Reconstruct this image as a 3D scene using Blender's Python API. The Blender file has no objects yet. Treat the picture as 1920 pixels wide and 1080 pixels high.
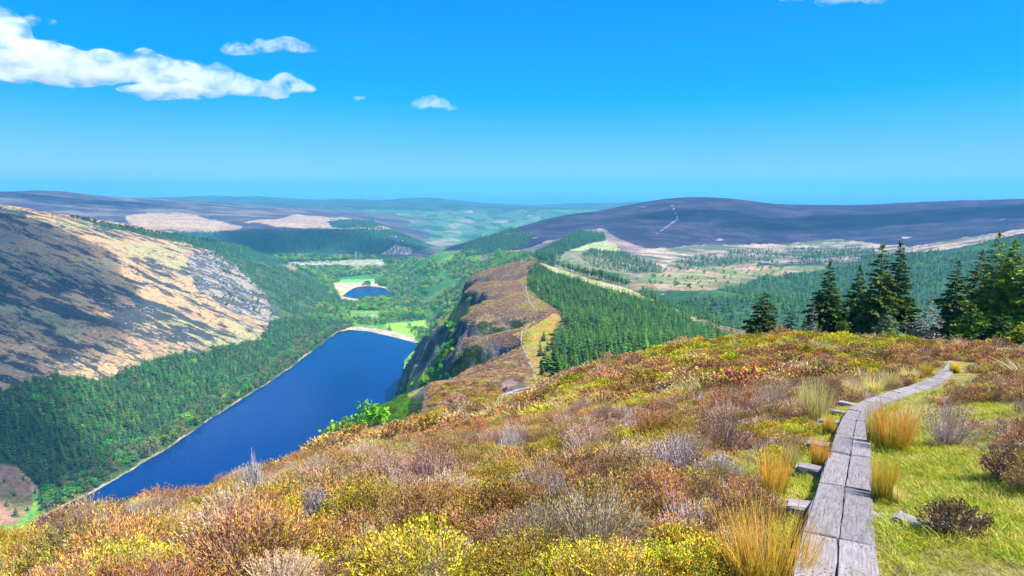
import bpy, bmesh, math, random
import numpy as np
from mathutils import Vector, Matrix

S = bpy.context.scene
R = math.radians
rng = np.random.default_rng(7)
random.seed(7)

# ------------------------------------------------------------------ camera
EYE = 362.0                       # metres above the lake
PITCH = math.atan((540 - 348) / 1280)
cam = bpy.data.cameras.new('camera')
cam.lens = 24; cam.sensor_width = 36; cam.clip_start = 0.1; cam.clip_end = 200000
camo = bpy.data.objects.new('camera', cam)
S.collection.objects.link(camo)
camo.location = (0, 0, EYE)
camo.rotation_euler = (math.pi / 2 - PITCH, 0, 0)
S.camera = camo

# ------------------------------------------------------------------ sky, sun, exposure
HAZE = 0.8e-4
SUN_EL = R(54); SUN_AZ = R(106)    # clockwise from the view direction
w = bpy.data.worlds.new('World'); S.world = w; w.use_nodes = True
nt = w.node_tree; nt.nodes.clear()
sky = nt.nodes.new('ShaderNodeTexSky'); sky.sky_type = 'NISHITA'; sky.sun_disc = False
sky.sun_elevation = SUN_EL; sky.sun_rotation = SUN_AZ; sky.altitude = 490
sky.air_density = 1.0; sky.dust_density = 0.0; sky.ozone_density = 3.0
sep = nt.nodes.new('ShaderNodeSeparateColor'); cmb = nt.nodes.new('ShaderNodeCombineColor')
nt.links.new(sky.outputs[0], sep.inputs[0])
for i, (g_, o_) in enumerate(((.46, -1.42), (.45, .80), (.05, 6.0))):      # a deeper, cleaner blue than the raw sky model
    m_ = nt.nodes.new('ShaderNodeMath'); m_.operation = 'MULTIPLY_ADD'; m_.inputs[1].default_value = g_; m_.inputs[2].default_value = o_
    c_ = nt.nodes.new('ShaderNodeMath'); c_.operation = 'MAXIMUM'; c_.inputs[1].default_value = .02
    nt.links.new(sep.outputs[i], m_.inputs[0]); nt.links.new(m_.outputs[0], c_.inputs[0]); nt.links.new(c_.outputs[0], cmb.inputs[i])
bg = nt.nodes.new('ShaderNodeBackground'); bg.inputs[1].default_value = 0.08
wo = nt.nodes.new('ShaderNodeOutputWorld')
nt.links.new(cmb.outputs[0], bg.inputs[0]); nt.links.new(bg.outputs[0], wo.inputs[0])
sl = bpy.data.lights.new('sun', 'SUN'); sl.energy = 5.0; sl.angle = R(0.5); sl.color = (1.0, 0.95, 0.86)
so = bpy.data.objects.new('sun', sl); S.collection.objects.link(so)
SUN = Vector((math.cos(SUN_EL) * math.sin(SUN_AZ), math.cos(SUN_EL) * math.cos(SUN_AZ), math.sin(SUN_EL)))
so.rotation_euler = SUN.to_track_quat('Z', 'Y').to_euler()
S.view_settings.view_transform = 'Standard'; S.view_settings.look = 'None'
S.view_settings.exposure = 1.0; S.view_settings.gamma = 1.0
cy = S.cycles
cy.max_bounces = 10; cy.diffuse_bounces = 2; cy.glossy_bounces = 2; cy.transmission_bounces = 3
cy.transparent_max_bounces = 6; cy.volume_bounces = 8
cy.use_adaptive_sampling = True; cy.adaptive_threshold = 0.02
cy.use_denoising = True
cy.caustics_reflective = False; cy.caustics_refractive = False
try:
    cy.denoiser = 'OPENIMAGEDENOISE'
except Exception:
    pass

# ------------------------------------------------------------------ helpers
CP, SP = math.cos(PITCH), math.sin(PITCH)
def ray(px, py):
    px = np.asarray(px, float); py = np.asarray(py, float)
    f = 1280 * CP + (540 - py) * SP
    return (px - 960) / f, (-1280 * SP + (540 - py) * CP) / f
def P(px, py, Y):                 # world point a pixel sees at forward distance Y
    a, b = ray(px, py); return (float(a * Y), float(Y), float(EYE + b * Y))
def PZ(px, py, z=0.0):            # world point a pixel sees at height z
    a, b = ray(px, py); Y = (z - EYE) / b; return (float(a * Y), float(Y), float(z))
def proj(x, y, z):
    d = y * CP - (z - EYE) * SP
    d = np.where(d < 0.05, 0.05, d)
    u = y * SP + (z - EYE) * CP
    return 960 + 1280 * x / d, 540 - 1280 * u / d
def hash2(ix, iy, s):
    n = (ix.astype(np.int64) * 374761393 + iy.astype(np.int64) * 668265263 + s * 974634777) & 0xFFFFFFFF
    n = ((n ^ (n >> 13)) * 1274126177) & 0xFFFFFFFF
    return ((n ^ (n >> 16)) & 0xFFFF) / 65535.0
def vnoise(x, y, s=0):
    ix = np.floor(x); iy = np.floor(y); fx = x - ix; fy = y - iy
    fx = fx * fx * fx * (fx * (fx * 6 - 15) + 10); fy = fy * fy * fy * (fy * (fy * 6 - 15) + 10)
    a = hash2(ix, iy, s); b = hash2(ix + 1, iy, s); c = hash2(ix, iy + 1, s); d = hash2(ix + 1, iy + 1, s)
    return (a + (b - a) * fx) * (1 - fy) + (c + (d - c) * fx) * fy
def fbm(x, y, sc, oct=4, s=0, rough=0.5):
    t = 0; amp = 1; tot = 0; f = 1.0 / sc
    for i in range(oct):
        t = t + amp * (vnoise(x * f + 17.3 * i, y * f - 9.1 * i, s + i) * 2 - 1); tot += amp; amp *= rough; f *= 2.03
    return t / tot
def sstep(a, b, x):
    t = np.clip((x - a) / (b - a), 0, 1); return t * t * (3 - 2 * t)
def inpoly(px, py, poly):
    px = np.asarray(px); py = np.asarray(py); r = np.zeros(px.shape, bool)
    q = poly[-1]
    for p in poly:
        c = ((p[1] > py) != (q[1] > py)) & (px < (q[0] - p[0]) * (py - p[1]) / ((q[1] - p[1]) or 1e-9) + p[0])
        r ^= c; q = p
    return r
def segdist(x, y, poly, closed=True):
    d = np.full(x.shape, 1e18); n = len(poly)
    for i in range(n if closed else n - 1):
        ax, ay = poly[i][:2]; bx, by = poly[(i + 1) % n][:2]
        ex, ey = bx - ax, by - ay; L = ex * ex + ey * ey + 1e-12
        t = np.clip(((x - ax) * ex + (y - ay) * ey) / L, 0, 1)
        d = np.minimum(d, (x - ax - t * ex) ** 2 + (y - ay - t * ey) ** 2)
    return np.sqrt(d)
class TPS:                        # thin plate spline through scattered control points
    def __init__(self, pts, lam=1e-4):
        p = np.array(pts, float); self.s = max(np.ptp(p[:, 0]), np.ptp(p[:, 1]))
        self.c = p[:, :2] / self.s; n = len(p)
        K = self.k(self.c, self.c) + lam * np.eye(n)
        Pm = np.c_[np.ones(n), self.c]
        A = np.zeros((n + 3, n + 3)); A[:n, :n] = K; A[:n, n:] = Pm; A[n:, :n] = Pm.T
        self.w = np.linalg.solve(A, np.r_[p[:, 2], 0, 0, 0])
    def k(self, a, b):
        r2 = ((a[:, None, :] - b[None]) ** 2).sum(-1); return 0.5 * r2 * np.log(r2 + 1e-14)
    def __call__(self, x, y):
        o = np.empty(x.size); q = np.c_[x.ravel(), y.ravel()] / self.s; n = len(self.c)
        for i in range(0, len(q), 60000):
            c = q[i:i + 60000]
            o[i:i + 60000] = self.k(c, self.c) @ self.w[:n] + self.w[n] + c @ self.w[n + 1:]
        return o.reshape(x.shape)

# ------------------------------------------------------------------ terrain: control points
def moor(x, y): return EYE - 1.7 - 0.2115 * y
def PM(px, py):                   # where a pixel meets the plane of the near moor
    a, b = ray(px, py); Y = 1.7 / (-0.2115 - b); return (float(a * Y), float(Y), EYE + float(b * Y))
def PL(px, py):                   # where a pixel meets the slope of the left hillside
    a, b = ray(px, py); Y = (EYE + 0.47 * 560) / (-b - 0.47 * a); return (float(a * Y), float(Y), EYE + float(b * Y))

spur_pts = [PM(1565, 1080), PM(1600, 804), PM(1500, 900), PM(1850, 1000), PM(1880, 800), PM(1610, 760), PM(1721, 718), PM(1300, 1000), PM(1200, 900),
            PM(1850, 900), PM(1000, 1060),
            P(1789, 669, 44), P(1300, 632, 70), P(1500, 628, 66), P(1700, 650, 60), P(1900, 660, 58), P(1420, 700, 34), P(1880, 720, 30),
            (-30, -20, EYE + 2.0), (0, -25, EYE + 3.5), (40, -20, EYE + 2.5), (90, 10, EYE - 4), (120, 60, EYE - 16),
            P(0, 1066, 8.3), P(200, 1030, 9.7), P(350, 976, 12), P(500, 928, 15), P(640, 896, 19), P(700, 862, 26), P(860, 794, 55),
            P(300, 1082, 5.1), P(0, 1110, 6.2), P(800, 1000, 5.9), P(800, 880, 11), P(1000, 850, 14), P(1000, 790, 26), P(1200, 800, 16), P(1200, 720, 33),
            P(1160, 651, 56), P(1100, 700, 58), P(1050, 738, 70), P(960, 734, 140), P(945, 727, 155), P(985, 725, 165), P(930, 770, 90), P(1000, 690, 270), P(1000, 716, 190),
            (60, 100, EYE - 27), (30, 110, EYE - 38), (100, 110, EYE - 32), (45, 160, EYE - 54), (130, 170, EYE - 66),
            (-12, 130, EYE - 44),
            P(880, 690, 280), P(925, 650, 340), P(960, 628, 370), P(978, 620, 404), P(1000, 606, 440), P(885, 628, 425), P(1040, 590, 486),
            P(900, 586, 490), P(1000, 580, 520), P(940, 550, 620), P(985, 530, 702), P(985, 488, 914), P(955, 512, 900), P(930, 533, 850),
            P(1100, 700, 250), P(1190, 640, 330), P(1300, 640, 420), P(1100, 560, 650), P(1190, 552, 880), P(1035, 503, 900), P(1310, 602, 800),
            P(1200, 600, 560), P(1060, 640, 370), P(1100, 520, 850),
            (270, 930, EYE - 230), (140, 1060, EYE - 215), (20, 1130, EYE - 200), (360, 720, EYE - 210), (330, 480, EYE - 130), (200, 300, EYE - 92), (400, 300, EYE - 150),
            (-60, 1250, EYE - 260), (500, 900, EYE - 320), (0, 1500, EYE - 420)]
# edge of the plateau above the lake: buttresses and gullies
edge = [(-40, -60), (-26, -10), (-13, 8)] + [P(200, 1030, 10.2)[:2], P(350, 976, 12.7)[:2], P(500, 928, 16.2)[:2], (-7.5, 24), (-7.5, 40), (-8, 62), (-10, 90), (-14, 130), (-18, 170)] + \
       [(-24, 215), (-28, 265), (-24, 295), (-17, 325), (-8, 350), (6, 378), (12, 402), (-8, 420), (-32, 428), (-31, 444), (2, 454), (26, 482), (4, 494), (-29, 500), (-37, 522), (-32, 560), (-20, 600),
        (-14, 640), (-24, 690), (-50, 720), (-58, 760), (-40, 810), (-8, 850), (8, 880), (-30, 900), (-60, 930), (-40, 980), (40, 1000), (200, 1000), (900, 800), (900, -60)]
# lower buttress that stands in the lake
low_pts = [P(865, 596, 1080), P(800, 632, 1180), P(845, 585, 1160), P(890, 565, 1020), P(840, 620, 1050), (-230, 1300, 40), (60, 1000, 235), (0, 1250, 120), (-100, 1400, 60)]
low_edge = [(40, 960), (-30, 1000), (-72, 1030), (-95, 1065), (-128, 1100), (-150, 1160), (-165, 1230), (-150, 1300), (0, 1350), (150, 1200)]
right_pts = [P(1400, 610, 1000), P(1600, 497, 1700), P(1900, 442, 1700), P(1350, 545, 1350), P(1250, 520, 1600), P(1750, 560, 1200), P(1900, 500, 1300), P(1300, 492, 1900),
             P(1500, 472, 2250), P(1200, 455, 2300), P(1800, 452, 2200), P(1920, 437, 2000), P(1500, 560, 1250), P(1650, 530, 1450),
             P(1310, 370, 3200), P(1200, 382, 3150), P(1150, 395, 3100), P(1080, 402, 3050), P(1000, 416, 3000), P(960, 430, 2800), P(1400, 375, 3250), P(1500, 388, 3300), P(1600, 389, 3300), P(1700, 384, 3300),
             P(1800, 380, 3200), P(1920, 376, 3100), P(2200, 375, 3000), P(1300, 420, 2700), P(1500, 430, 2700), P(1700, 420, 2650), P(1100, 430, 2650), P(1010, 440, 2600), P(1850, 410, 2600),
             P(930, 441, 2700), P(870, 457, 2650), P(805, 478, 2550), P(740, 530, 2400), P(900, 500, 2200), P(850, 540, 2000), P(825, 585, 1800), P(950, 470, 2300), P(1050, 450, 2250),
             P(1100, 470, 2000), P(980, 480, 2000), P(900, 530, 1700), P(1060, 480, 1800), P(1170, 500, 1700), P(1200, 540, 1300),
             (600, 3900, 200), (1400, 4200, 200), (2600, 4200, 200), (-100, 3400, 60), (3200, 3000, 250), (1200, 800, 150), (600, 600, 90), (-400, 2700, -40), (-300, 1900, -60), (-160, 1420, -90), (-250, 1600, -60), (300, 900, 60), (2200, 1200, 300), (-500, 3300, -60), (1000, 6500, -500), (4500, 6500, -500), (-1500, 5500, -500), (7000, 4500, -400), (5000, 2500, 150), (8000, 9000, -900), (0, 10000, -900)]
left_pts = [PL(0, 720), PL(200, 705), PL(370, 660), PL(510, 600), PL(0, 550), PL(200, 550), PL(350, 530), PL(450, 560), PL(0, 640), PL(250, 640), PL(0, 900), PL(200, 800), PL(400, 720), PL(0, 800),
            PL(100, 470), PL(250, 470),
            P(0, 387, 1750), P(80, 398, 1850), P(160, 414, 1930), P(300, 440, 2080), P(400, 458, 2180), P(480, 473, 2260), P(540, 505, 2230), P(585, 550, 2120), P(625, 600, 1930),
            P(-300, 350, 1600), (-800, 500, 113), (-1500, 700, 440), (-1700, 1400, 470), (-530, 900, -14), (-500, 1400, -28), (-470, 1750, -30),
            (-1300, 2300, 230), (-1800, 2200, 300), (-1000, 2600, 120), (-650, 2450, -20), (-500, 2200, -60), (-560, 300, 0), (-2300, 3400, -60), (-1200, 3400, -60), (-3600, 2600, 100), (-3000, 5500, -600), (0, 4500, -500), (-6000, 4500, -500), (-2600, 1500, 420)]
far_pts = [P(0, 362, 4500), P(110, 358, 4500), P(200, 371, 4600), P(330, 379, 4600), P(450, 386, 4500), P(560, 396, 4400), P(640, 406, 4300), P(720, 421, 4000), P(800, 458, 3400), P(-300, 366, 4300),
           P(300, 430, 3300), P(450, 430, 3300), P(600, 428, 3350), P(700, 430, 3350), P(500, 480, 2900), P(650, 482, 2900), P(750, 472, 2950), P(560, 500, 2750), P(150, 410, 3500), P(0, 400, 3500), P(660, 500, 2780), P(770, 488, 2850),
           (-2500, 6500, 150), (-1000, 6000, 110), (-300, 4600, 40), (500, 4300, 0), (-200, 3600, 0), (-3500, 3000, 250), (-1000, 2400, 20), (-400, 2500, -20), (0, 3000, -40), (2000, 5000, 0), (-5500, 6500, 200), (-2500, 10000, -300), (2500, 9000, -400), (-8000, 9000, -300)]
back_pts = [P(320, 369, 8200), P(420, 363, 8200), P(540, 377, 8400), P(600, 381, 8600), P(640, 375, 8600), P(672, 366, 8600), P(705, 374, 8600), P(740, 383, 8400), P(790, 373, 8000), P(820, 374, 8000), P(850, 379, 7900), P(900, 387, 7800), P(950, 385, 8000), P(1000, 388, 8200),
            P(1100, 382, 8500), P(1200, 378, 8600), P(1300, 380, 8800), P(1500, 400, 8800), P(1900, 405, 8600), P(0, 385, 8300), P(-400, 380, 8000), P(2300, 400, 8000),
            P(640, 392, 6200), P(700, 397, 6000), P(760, 404, 5900), P(850, 394, 6000), P(930, 402, 5900), P(1000, 398, 6000), P(1090, 400, 6000), P(850, 425, 4600), P(780, 420, 4800), P(700, 412, 5200), P(950, 420, 5000), P(850, 450, 3700), P(800, 462, 3300), P(900, 440, 4100), P(400, 395, 6500), P(1300, 420, 6000),
            (-5000, 12000, -190), (0, 12000, -190), (5000, 12000, -190), (-9000, 9000, 0), (9000, 9000, 0), (3500, 5000, 60), (-3500, 5000, 60), (0, 2900, -20), (1500, 3500, 0), (-1500, 3500, 0), (8000, 5000, 60), (-8000, 5000, 60)]
# shorelines (world outlines at water level)
lake_px = [(150, 936), (250, 880), (350, 815), (430, 765), (500, 720), (545, 690), (585, 660), (618, 634), (632, 623), (655, 618), (690, 621), (715, 627), (745, 634), (778, 643)]
lake = [PZ(a, b)[:2] for a, b in lake_px] + [(-205, 1560), (-225, 1430), (-222, 1380), PZ(755, 716)[:2], PZ(774, 752)[:2], PZ(772, 776)[:2], PZ(740, 806)[:2], PZ(690, 835)[:2], (-230, 820), (-270, 650), (-300, 450), (-470, 430), (-530, 650)]
lower_px = [(643, 555), (655, 545), (668, 538), (690, 536), (715, 539), (735, 545), (750, 554), (740, 560), (700, 562), (665, 560)]
lower = [PZ(a, b)[:2] for a, b in lower_px]
T_spur, T_low, T_right, T_left, T_far, T_back = [TPS(p) for p in (spur_pts, low_pts, right_pts, left_pts, far_pts, back_pts)]
LAYER = ['moor', 'spur', 'buttress', 'mountain', 'hillside', 'moorland_hills', 'far_hills', 'valley_floor']

def cliff(d, x, y):               # drop below the plateau at distance d outside its edge
    near = sstep(260, 160, y)     # by the camera the edge rolls over more gently
    k = 1.55 * (1 - near) + 1.05 * near; r = 4 * (1 - near) + 16 * near
    dd = np.sqrt(d * d + r * r) - r
    wall = 2.3 * np.minimum(dd, 9) * (1 - near)      # the first metres stand almost upright
    return wall + np.where(dd < 100, k * dd, k * 100 + (dd - 100) * (1.0))
def height(x, y):
    rr = np.hypot(x, y)
    wp_ = sstep(170, 300, y); qx = x + wp_ * (9 * fbm(x, y, 45, 3, 41) + 4 * fbm(x, y, 14, 3, 42)); qy = y + wp_ * (13 * fbm(x, y, 45, 3, 43) + 5 * fbm(x, y, 14, 3, 44))
    inside = inpoly(qx, qy, edge); d_ = segdist(qx, qy, edge); d = np.where(inside, 0, d_); din = np.where(inside, d_, 0)
    rough = sstep(0, 18, d)
    g = fbm(x, y, 55, 4, 3); g2 = fbm(x, y, 16, 3, 11)
    dj = np.maximum(d + (g * 13 + g2 * 5) * rough, 0)
    zs = T_spur(np.clip(x, -60, 500), np.clip(y, -30, 1300)) - cliff(dj, x, y)
    zs += fbm(x, y, 3.0, 3, 21) * 0.10 * sstep(140, 30, rr) + fbm(x, y, 60, 4, 31) * 3.2 * sstep(150, 400, rr) + fbm(x, y, 14, 3, 33) * 0.8 * sstep(90, 250, rr) * (1 - rough)
    zs += wp_ * (-7.5 * np.exp(-din / 11) + fbm(x, y, 34, 3, 45) * 2.0 * sstep(1000, 500, np.abs(x) * 8))     # rounded shoulders
    zs += rough * (np.abs(fbm(x, y, 22, 4, 5)) * 9 + np.abs(fbm(x, y, 8, 3, 46)) * 3.5 * wp_ - 2)
    d2 = np.where(inpoly(x, y, low_edge), 0, segdist(x, y, low_edge))
    d2j = np.maximum(d2 + fbm(x, y, 50, 4, 6) * 16 * sstep(0, 20, d2), 0)
    zl = T_low(np.clip(x, -260, 120), np.clip(y, 950, 1400)) - 1.5 * (np.sqrt(d2j ** 2 + 64) - 8) + fbm(x, y, 40, 4, 8) * 4
    zr = T_right(x, np.maximum(y, 500)) + fbm(x, y, 260, 5, 9) * 9 + fbm(x, y, 40, 3, 10) * 1.5
    zh = T_left(x, np.maximum(y, 250)) + fbm(x, y, 180, 5, 12) * 7 * sstep(-520, -700, x)
    zf = T_far(x, np.maximum(y, 2400)) + fbm(x, y, 420, 5, 13) * 14
    zb = T_back(x, np.maximum(y, 2900)) + fbm(x, y, 900, 5, 14) * 46 * sstep(3300, 5000, y)
    zr = np.where(y < 700, zr - (700 - y) * 0.8, zr)
    zf = np.where(y < 2600, zf - (2600 - y) * 0.5, zf); zb = np.where(y < 3300, zb - (3300 - y) * 0.3, zb)
    ds = np.minimum(segdist(x, y, lake) * np.where(inpoly(x, y, lake), -1, 1), segdist(x, y, lower) * np.where(inpoly(x, y, lower), -1, 1)) + fbm(x, y, 60, 4, 15) * 6
    zv = np.clip(ds * 0.12, -8, 2.0) + sstep(20, 120, ds) * (2 + fbm(x, y, 120, 3, 16) * 2) 
    zv = np.where(y > 3200, zv - (y - 3200) * 0.25, zv)
    st = np.stack([zs, zs, zl, zr, zh, zf, zb, zv]); 
    lay = np.argmax(st, 0); z = np.max(st, 0)
    lay = np.where((lay == 0) & (rr > 120), 1, lay)
    return z, lay, d, ds

# ------------------------------------------------------------------ mesh helpers
def mesh_from(name, V, F, mats, col=None, fmat=None, smooth=True):
    """V n x 3, F m x k faces (all the same size), col n x 3 per-vertex colour."""
    V = np.asarray(V, np.float32); F = np.asarray(F, np.int32); k = F.shape[1]
    me = bpy.data.meshes.new(name)
    me.vertices.add(len(V)); me.vertices.foreach_set('co', V.ravel())
    me.loops.add(F.size); me.loops.foreach_set('vertex_index', F.ravel())
    me.polygons.add(len(F)); me.polygons.foreach_set('loop_start', np.arange(0, F.size, k, dtype=np.int32))
    me.polygons.foreach_set('loop_total', np.full(len(F), k, np.int32))
    if fmat is not None: me.polygons.foreach_set('material_index', np.asarray(fmat, np.int32))
    me.update(calc_edges=True)
    if smooth: me.polygons.foreach_set('use_smooth', np.ones(len(F), bool))
    for m in (mats if isinstance(mats, (list, tuple)) else [mats]): me.materials.append(m)
    if col is not None: add_col(me, 'col', col)
    return me
def add_col(me, name, c):
    c = np.asarray(c, np.float32)
    if c.shape[1] == 3: c = np.c_[c, np.full(len(c), .5, np.float32)]
    a = me.attributes.new(name, 'FLOAT_COLOR', 'POINT'); a.data.foreach_set('color', c.ravel().astype(np.float32))
def link(name, data, parent=None, loc=None, rot=None, kind=None, label=None, cat=None, group=None):
    o = bpy.data.objects.new(name, data); S.collection.objects.link(o)
    if parent: o.parent = parent
    if loc is not None: o.location = loc
    if rot is not None: o.rotation_euler = rot
    if kind: o['kind'] = kind
    if label: o['label'] = label
    if cat: o['category'] = cat
    if group: o['group'] = group
    return o
class NB:                          # tiny node-tree builder
    def __init__(self, name):
        self.m = bpy.data.materials.new(name); self.m.use_nodes = True; self.t = self.m.node_tree; self.t.nodes.clear()
        self.out = self.n('ShaderNodeOutputMaterial')
    def n(self, typ, **kw):
        x = self.t.nodes.new(typ)
        for k, v in kw.items():
            if k.startswith('i_'):
                k = k[2:]; x.inputs[int(k) if k.isdigit() else k.replace('_', ' ')].default_value = v
            else: setattr(x, k, v)
        return x
    def l(self, a, b): self.t.links.new(a, b)
    def noise(self, scale, detail=5, rough=0.6, vec=None, dist=0.0):
        x = self.n('ShaderNodeTexNoise'); x.inputs['Scale'].default_value = scale; x.inputs['Detail'].default_value = detail
        x.inputs['Roughness'].default_value = rough; x.inputs['Distortion'].default_value = dist
        if vec: self.l(vec, x.inputs['Vector'])
        return x.outputs['Fac']
    def ramp(self, fac, a, b, lo=0.0, hi=1.0):
        x = self.n('ShaderNodeMapRange', interpolation_type='SMOOTHSTEP'); self.l(fac, x.inputs[0])
        x.inputs[1].default_value = a; x.inputs[2].default_value = b; x.inputs[3].default_value = lo; x.inputs[4].default_value = hi
        return x.outputs[0]
    def mix(self, fac, a, b, mode='MIX'):
        x = self.n('ShaderNodeMix', data_type='RGBA', blend_type=mode)
        for s, v in ((x.inputs[0], fac), (x.inputs[6], a), (x.inputs[7], b)):
            if isinstance(v, bpy.types.NodeSocket): self.l(v, s)
            elif isinstance(v, (int, float)): s.default_value = v
            else: s.default_value = (*v[:3], 1)
        return x.outputs[2]
    def math(self, op, a, b=0.0):
        x = self.n('ShaderNodeMath', operation=op)
        for s, v in ((x.inputs[0], a), (x.inputs[1], b)):
            if isinstance(v, bpy.types.NodeSocket): self.l(v, s)
            else: s.default_value = v
        return x.outputs[0]
    def attr(self, name, typ='GEOMETRY', out='Color'):
        x = self.n('ShaderNodeAttribute', attribute_name=name, attribute_type=typ); return x.outputs[out]
    def pos(self, scale=(1, 1, 1), rot=(0, 0, 0), obj=False):
        g = self.n('ShaderNodeTexCoord').outputs['Object'] if obj else self.n('ShaderNodeNewGeometry').outputs['Position']
        mp = self.n('ShaderNodeMapping'); mp.inputs['Scale'].default_value = scale; mp.inputs['Rotation'].default_value = rot
        self.l(g, mp.inputs[0]); return mp.outputs[0]
    def bump(self, h, strength, dist):
        x = self.n('ShaderNodeBump'); x.inputs['Strength'].default_value = strength; x.inputs['Distance'].default_value = dist
        self.l(h, x.inputs['Height']); return x.outputs[0]
    def bsdf(self, col, rough=0.9, normal=None, spec=0.1, trans=0.0):
        b = self.n('ShaderNodeBsdfPrincipled'); b.inputs['Roughness'].default_value = rough; b.inputs['Specular IOR Level'].default_value = spec
        if isinstance(col, bpy.types.NodeSocket): self.l(col, b.inputs['Base Color'])
        else: b.inputs['Base Color'].default_value = (*col, 1)
        if normal: self.l(normal, b.inputs['Normal'])
        o = b.outputs[0]
        if trans:
            t = self.n('ShaderNodeBsdfTranslucent'); self.l(col, t.inputs[0]); mx = self.n('ShaderNodeMixShader'); mx.inputs[0].default_value = trans
            self.l(o, mx.inputs[1]); self.l(t.outputs[0], mx.inputs[2]); o = mx.outputs[0]
        self.l(o, self.out.inputs[0]); return b

# ------------------------------------------------------------------ terrain mesh: rings about the viewpoint, finer where it is near
NA = 1050
ang = np.linspace(R(-72), R(72), NA)
rad = np.exp(np.r_[np.linspace(math.log(1.6), math.log(320), 620, endpoint=False), np.linspace(math.log(320), math.log(1000), 430, endpoint=False), np.linspace(math.log(1000), math.log(12500), 380)]); NR = len(rad)
A, RD = np.meshgrid(ang, rad)
GX = RD * np.sin(A); GY = RD * np.cos(A) - 1.0
GZ, GL, GD, GS = height(GX, GY)
PX, PY = proj(GX, GY, GZ)

# ------------------------------------------------------------------ ground zones and colours
z_shore = [(-200, 745), (0, 733), (60, 712), (110, 704), (200, 712), (240, 692), (290, 676), (330, 664), (380, 668), (400, 650), (440, 648), (490, 636), (505, 606), (530, 596), (660, 606), (640, 625), (500, 724), (350, 822), (250, 886), (150, 942), (90, 975), (70, 905), (30, 870), (-200, 850)]
z_nose = [(140, 408), (300, 436), (480, 466), (570, 520), (640, 590), (640, 612), (540, 602), (512, 580), (490, 545), (440, 500), (390, 470), (300, 446), (200, 428)]
z_rock = [(350, 480), (400, 470), (445, 500), (495, 548), (520, 598), (490, 605), (430, 580), (370, 545)]
z_farwood = [(300, 434), (420, 433), (512, 437), (560, 432), (640, 431), (700, 422), (735, 432), (790, 452), (812, 464), (760, 476), (690, 478), (640, 470), (600, 482), (640, 492), (540, 496), (470, 486), (400, 470), (330, 450)]
z_farwood2 = [(618, 412), (700, 414), (716, 424), (640, 427), (622, 424)]
z_tan = [(235, 402), (330, 400), (370, 404), (450, 424), (448, 432), (260, 433), (240, 418)]
z_armcon = [(868, 458), (930, 432), (960, 430), (1000, 442), (985, 462), (950, 470), (905, 480), (860, 480)]
z_cop = [(985, 500), (1000, 478), (1050, 450), (1085, 432), (1130, 436), (1136, 448), (1060, 472), (1040, 500)]
z_belt1 = [(1085, 480), (1110, 468), (1170, 474), (1205, 486), (1240, 500), (1240, 510), (1180, 512), (1110, 500)]
z_belt2 = [(1245, 500), (1290, 482), (1380, 468), (1500, 465), (1640, 466), (1640, 486), (1560, 494), (1400, 494), (1290, 506)]
z_right = [(1325, 548), (1450, 518), (1612, 495), (1612, 480), (1700, 474), (1800, 468), (1860, 450), (2100, 425), (2100, 720), (1350, 700), (1240, 640), (1300, 600), (1210, 585), (1200, 545)]
z_plant = [(988, 506), (1002, 492), (1034, 508), (1090, 528), (1190, 556), (1250, 578), (1312, 608), (1400, 650), (1400, 720), (1090, 722), (1052, 700), (1034, 668), (1034, 640), (1058, 606), (1050, 584), (1012, 560), (992, 540)]
z_strip = [(1000, 486), (1036, 496), (1094, 516), (1194, 543), (1255, 566), (1318, 598), (1312, 608), (1250, 578), (1190, 556), (1090, 528), (1034, 508)]
z_heath = [(845, 715), (870, 690), (905, 658), (960, 626), (985, 632), (975, 660), (995, 700), (960, 735), (900, 755), (850, 770)]
z_orange = [(965, 628), (1010, 606), (1040, 586), (1056, 596), (1040, 620), (1036, 650), (1036, 690), (1004, 700), (985, 660), (980, 632)]
z_beach = [(632, 618), (660, 612), (720, 616), (782, 636), (782, 650), (740, 638), (690, 626), (640, 624)]
z_marsh = [(622, 530), (650, 526), (706, 524), (705, 533), (770, 548), (752, 562), (690, 532), (660, 542), (640, 556), (676, 560), (674, 570), (640, 562), (628, 545)]
z_meadow = [(722, 606), (800, 600), (802, 612), (775, 632), (745, 628), (730, 616)]
z_meadow2 = [(640, 520), (700, 514), (735, 515), (700, 525), (660, 527), (636, 528)]
z_clear = [(530, 492), (630, 488), (720, 486), (720, 500), (560, 502)]
z_clear2 = [(716, 476), (740, 460), (772, 468), (770, 478)]
z_path2 = [(1227, 439), (1250, 424), (1268, 411), (1266, 402), (1262, 393), (1260, 385), (1262, 385), (1264, 393), (1269, 402), (1271, 411), (1252, 425), (1230, 439)]

z_pinkground = [(-60, 868), (30, 872), (62, 905), (64, 950), (30, 985), (-60, 985)]
z_felled = [(1190, 515), (1260, 510), (1420, 500), (1560, 498), (1560, 506), (1440, 516), (1330, 530), (1280, 540), (1230, 538)]
z_lightgreen = [(1060, 472), (1136, 450), (1175, 462), (1165, 472), (1110, 468), (1085, 480)]
z_armtan = [(900, 478), (960, 472), (1010, 458), (1090, 432), (1130, 428), (1160, 448), (1200, 462), (1260, 478), (1250, 495), (1200, 486), (1170, 474), (1150, 456), (1085, 432), (1000, 470), (960, 500), (905, 496)]
z_foot = [(1200, 470), (1320, 458), (1420, 460), (1560, 448), (1700, 462), (1800, 448), (1930, 428), (1930, 436), (1860, 450), (1800, 466), (1612, 480), (1640, 466), (1380, 468), (1290, 482), (1245, 500), (1210, 488)]
z_knoll = [(815, 606), (840, 580), (885, 566), (884, 585), (865, 604), (830, 614)]

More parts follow.
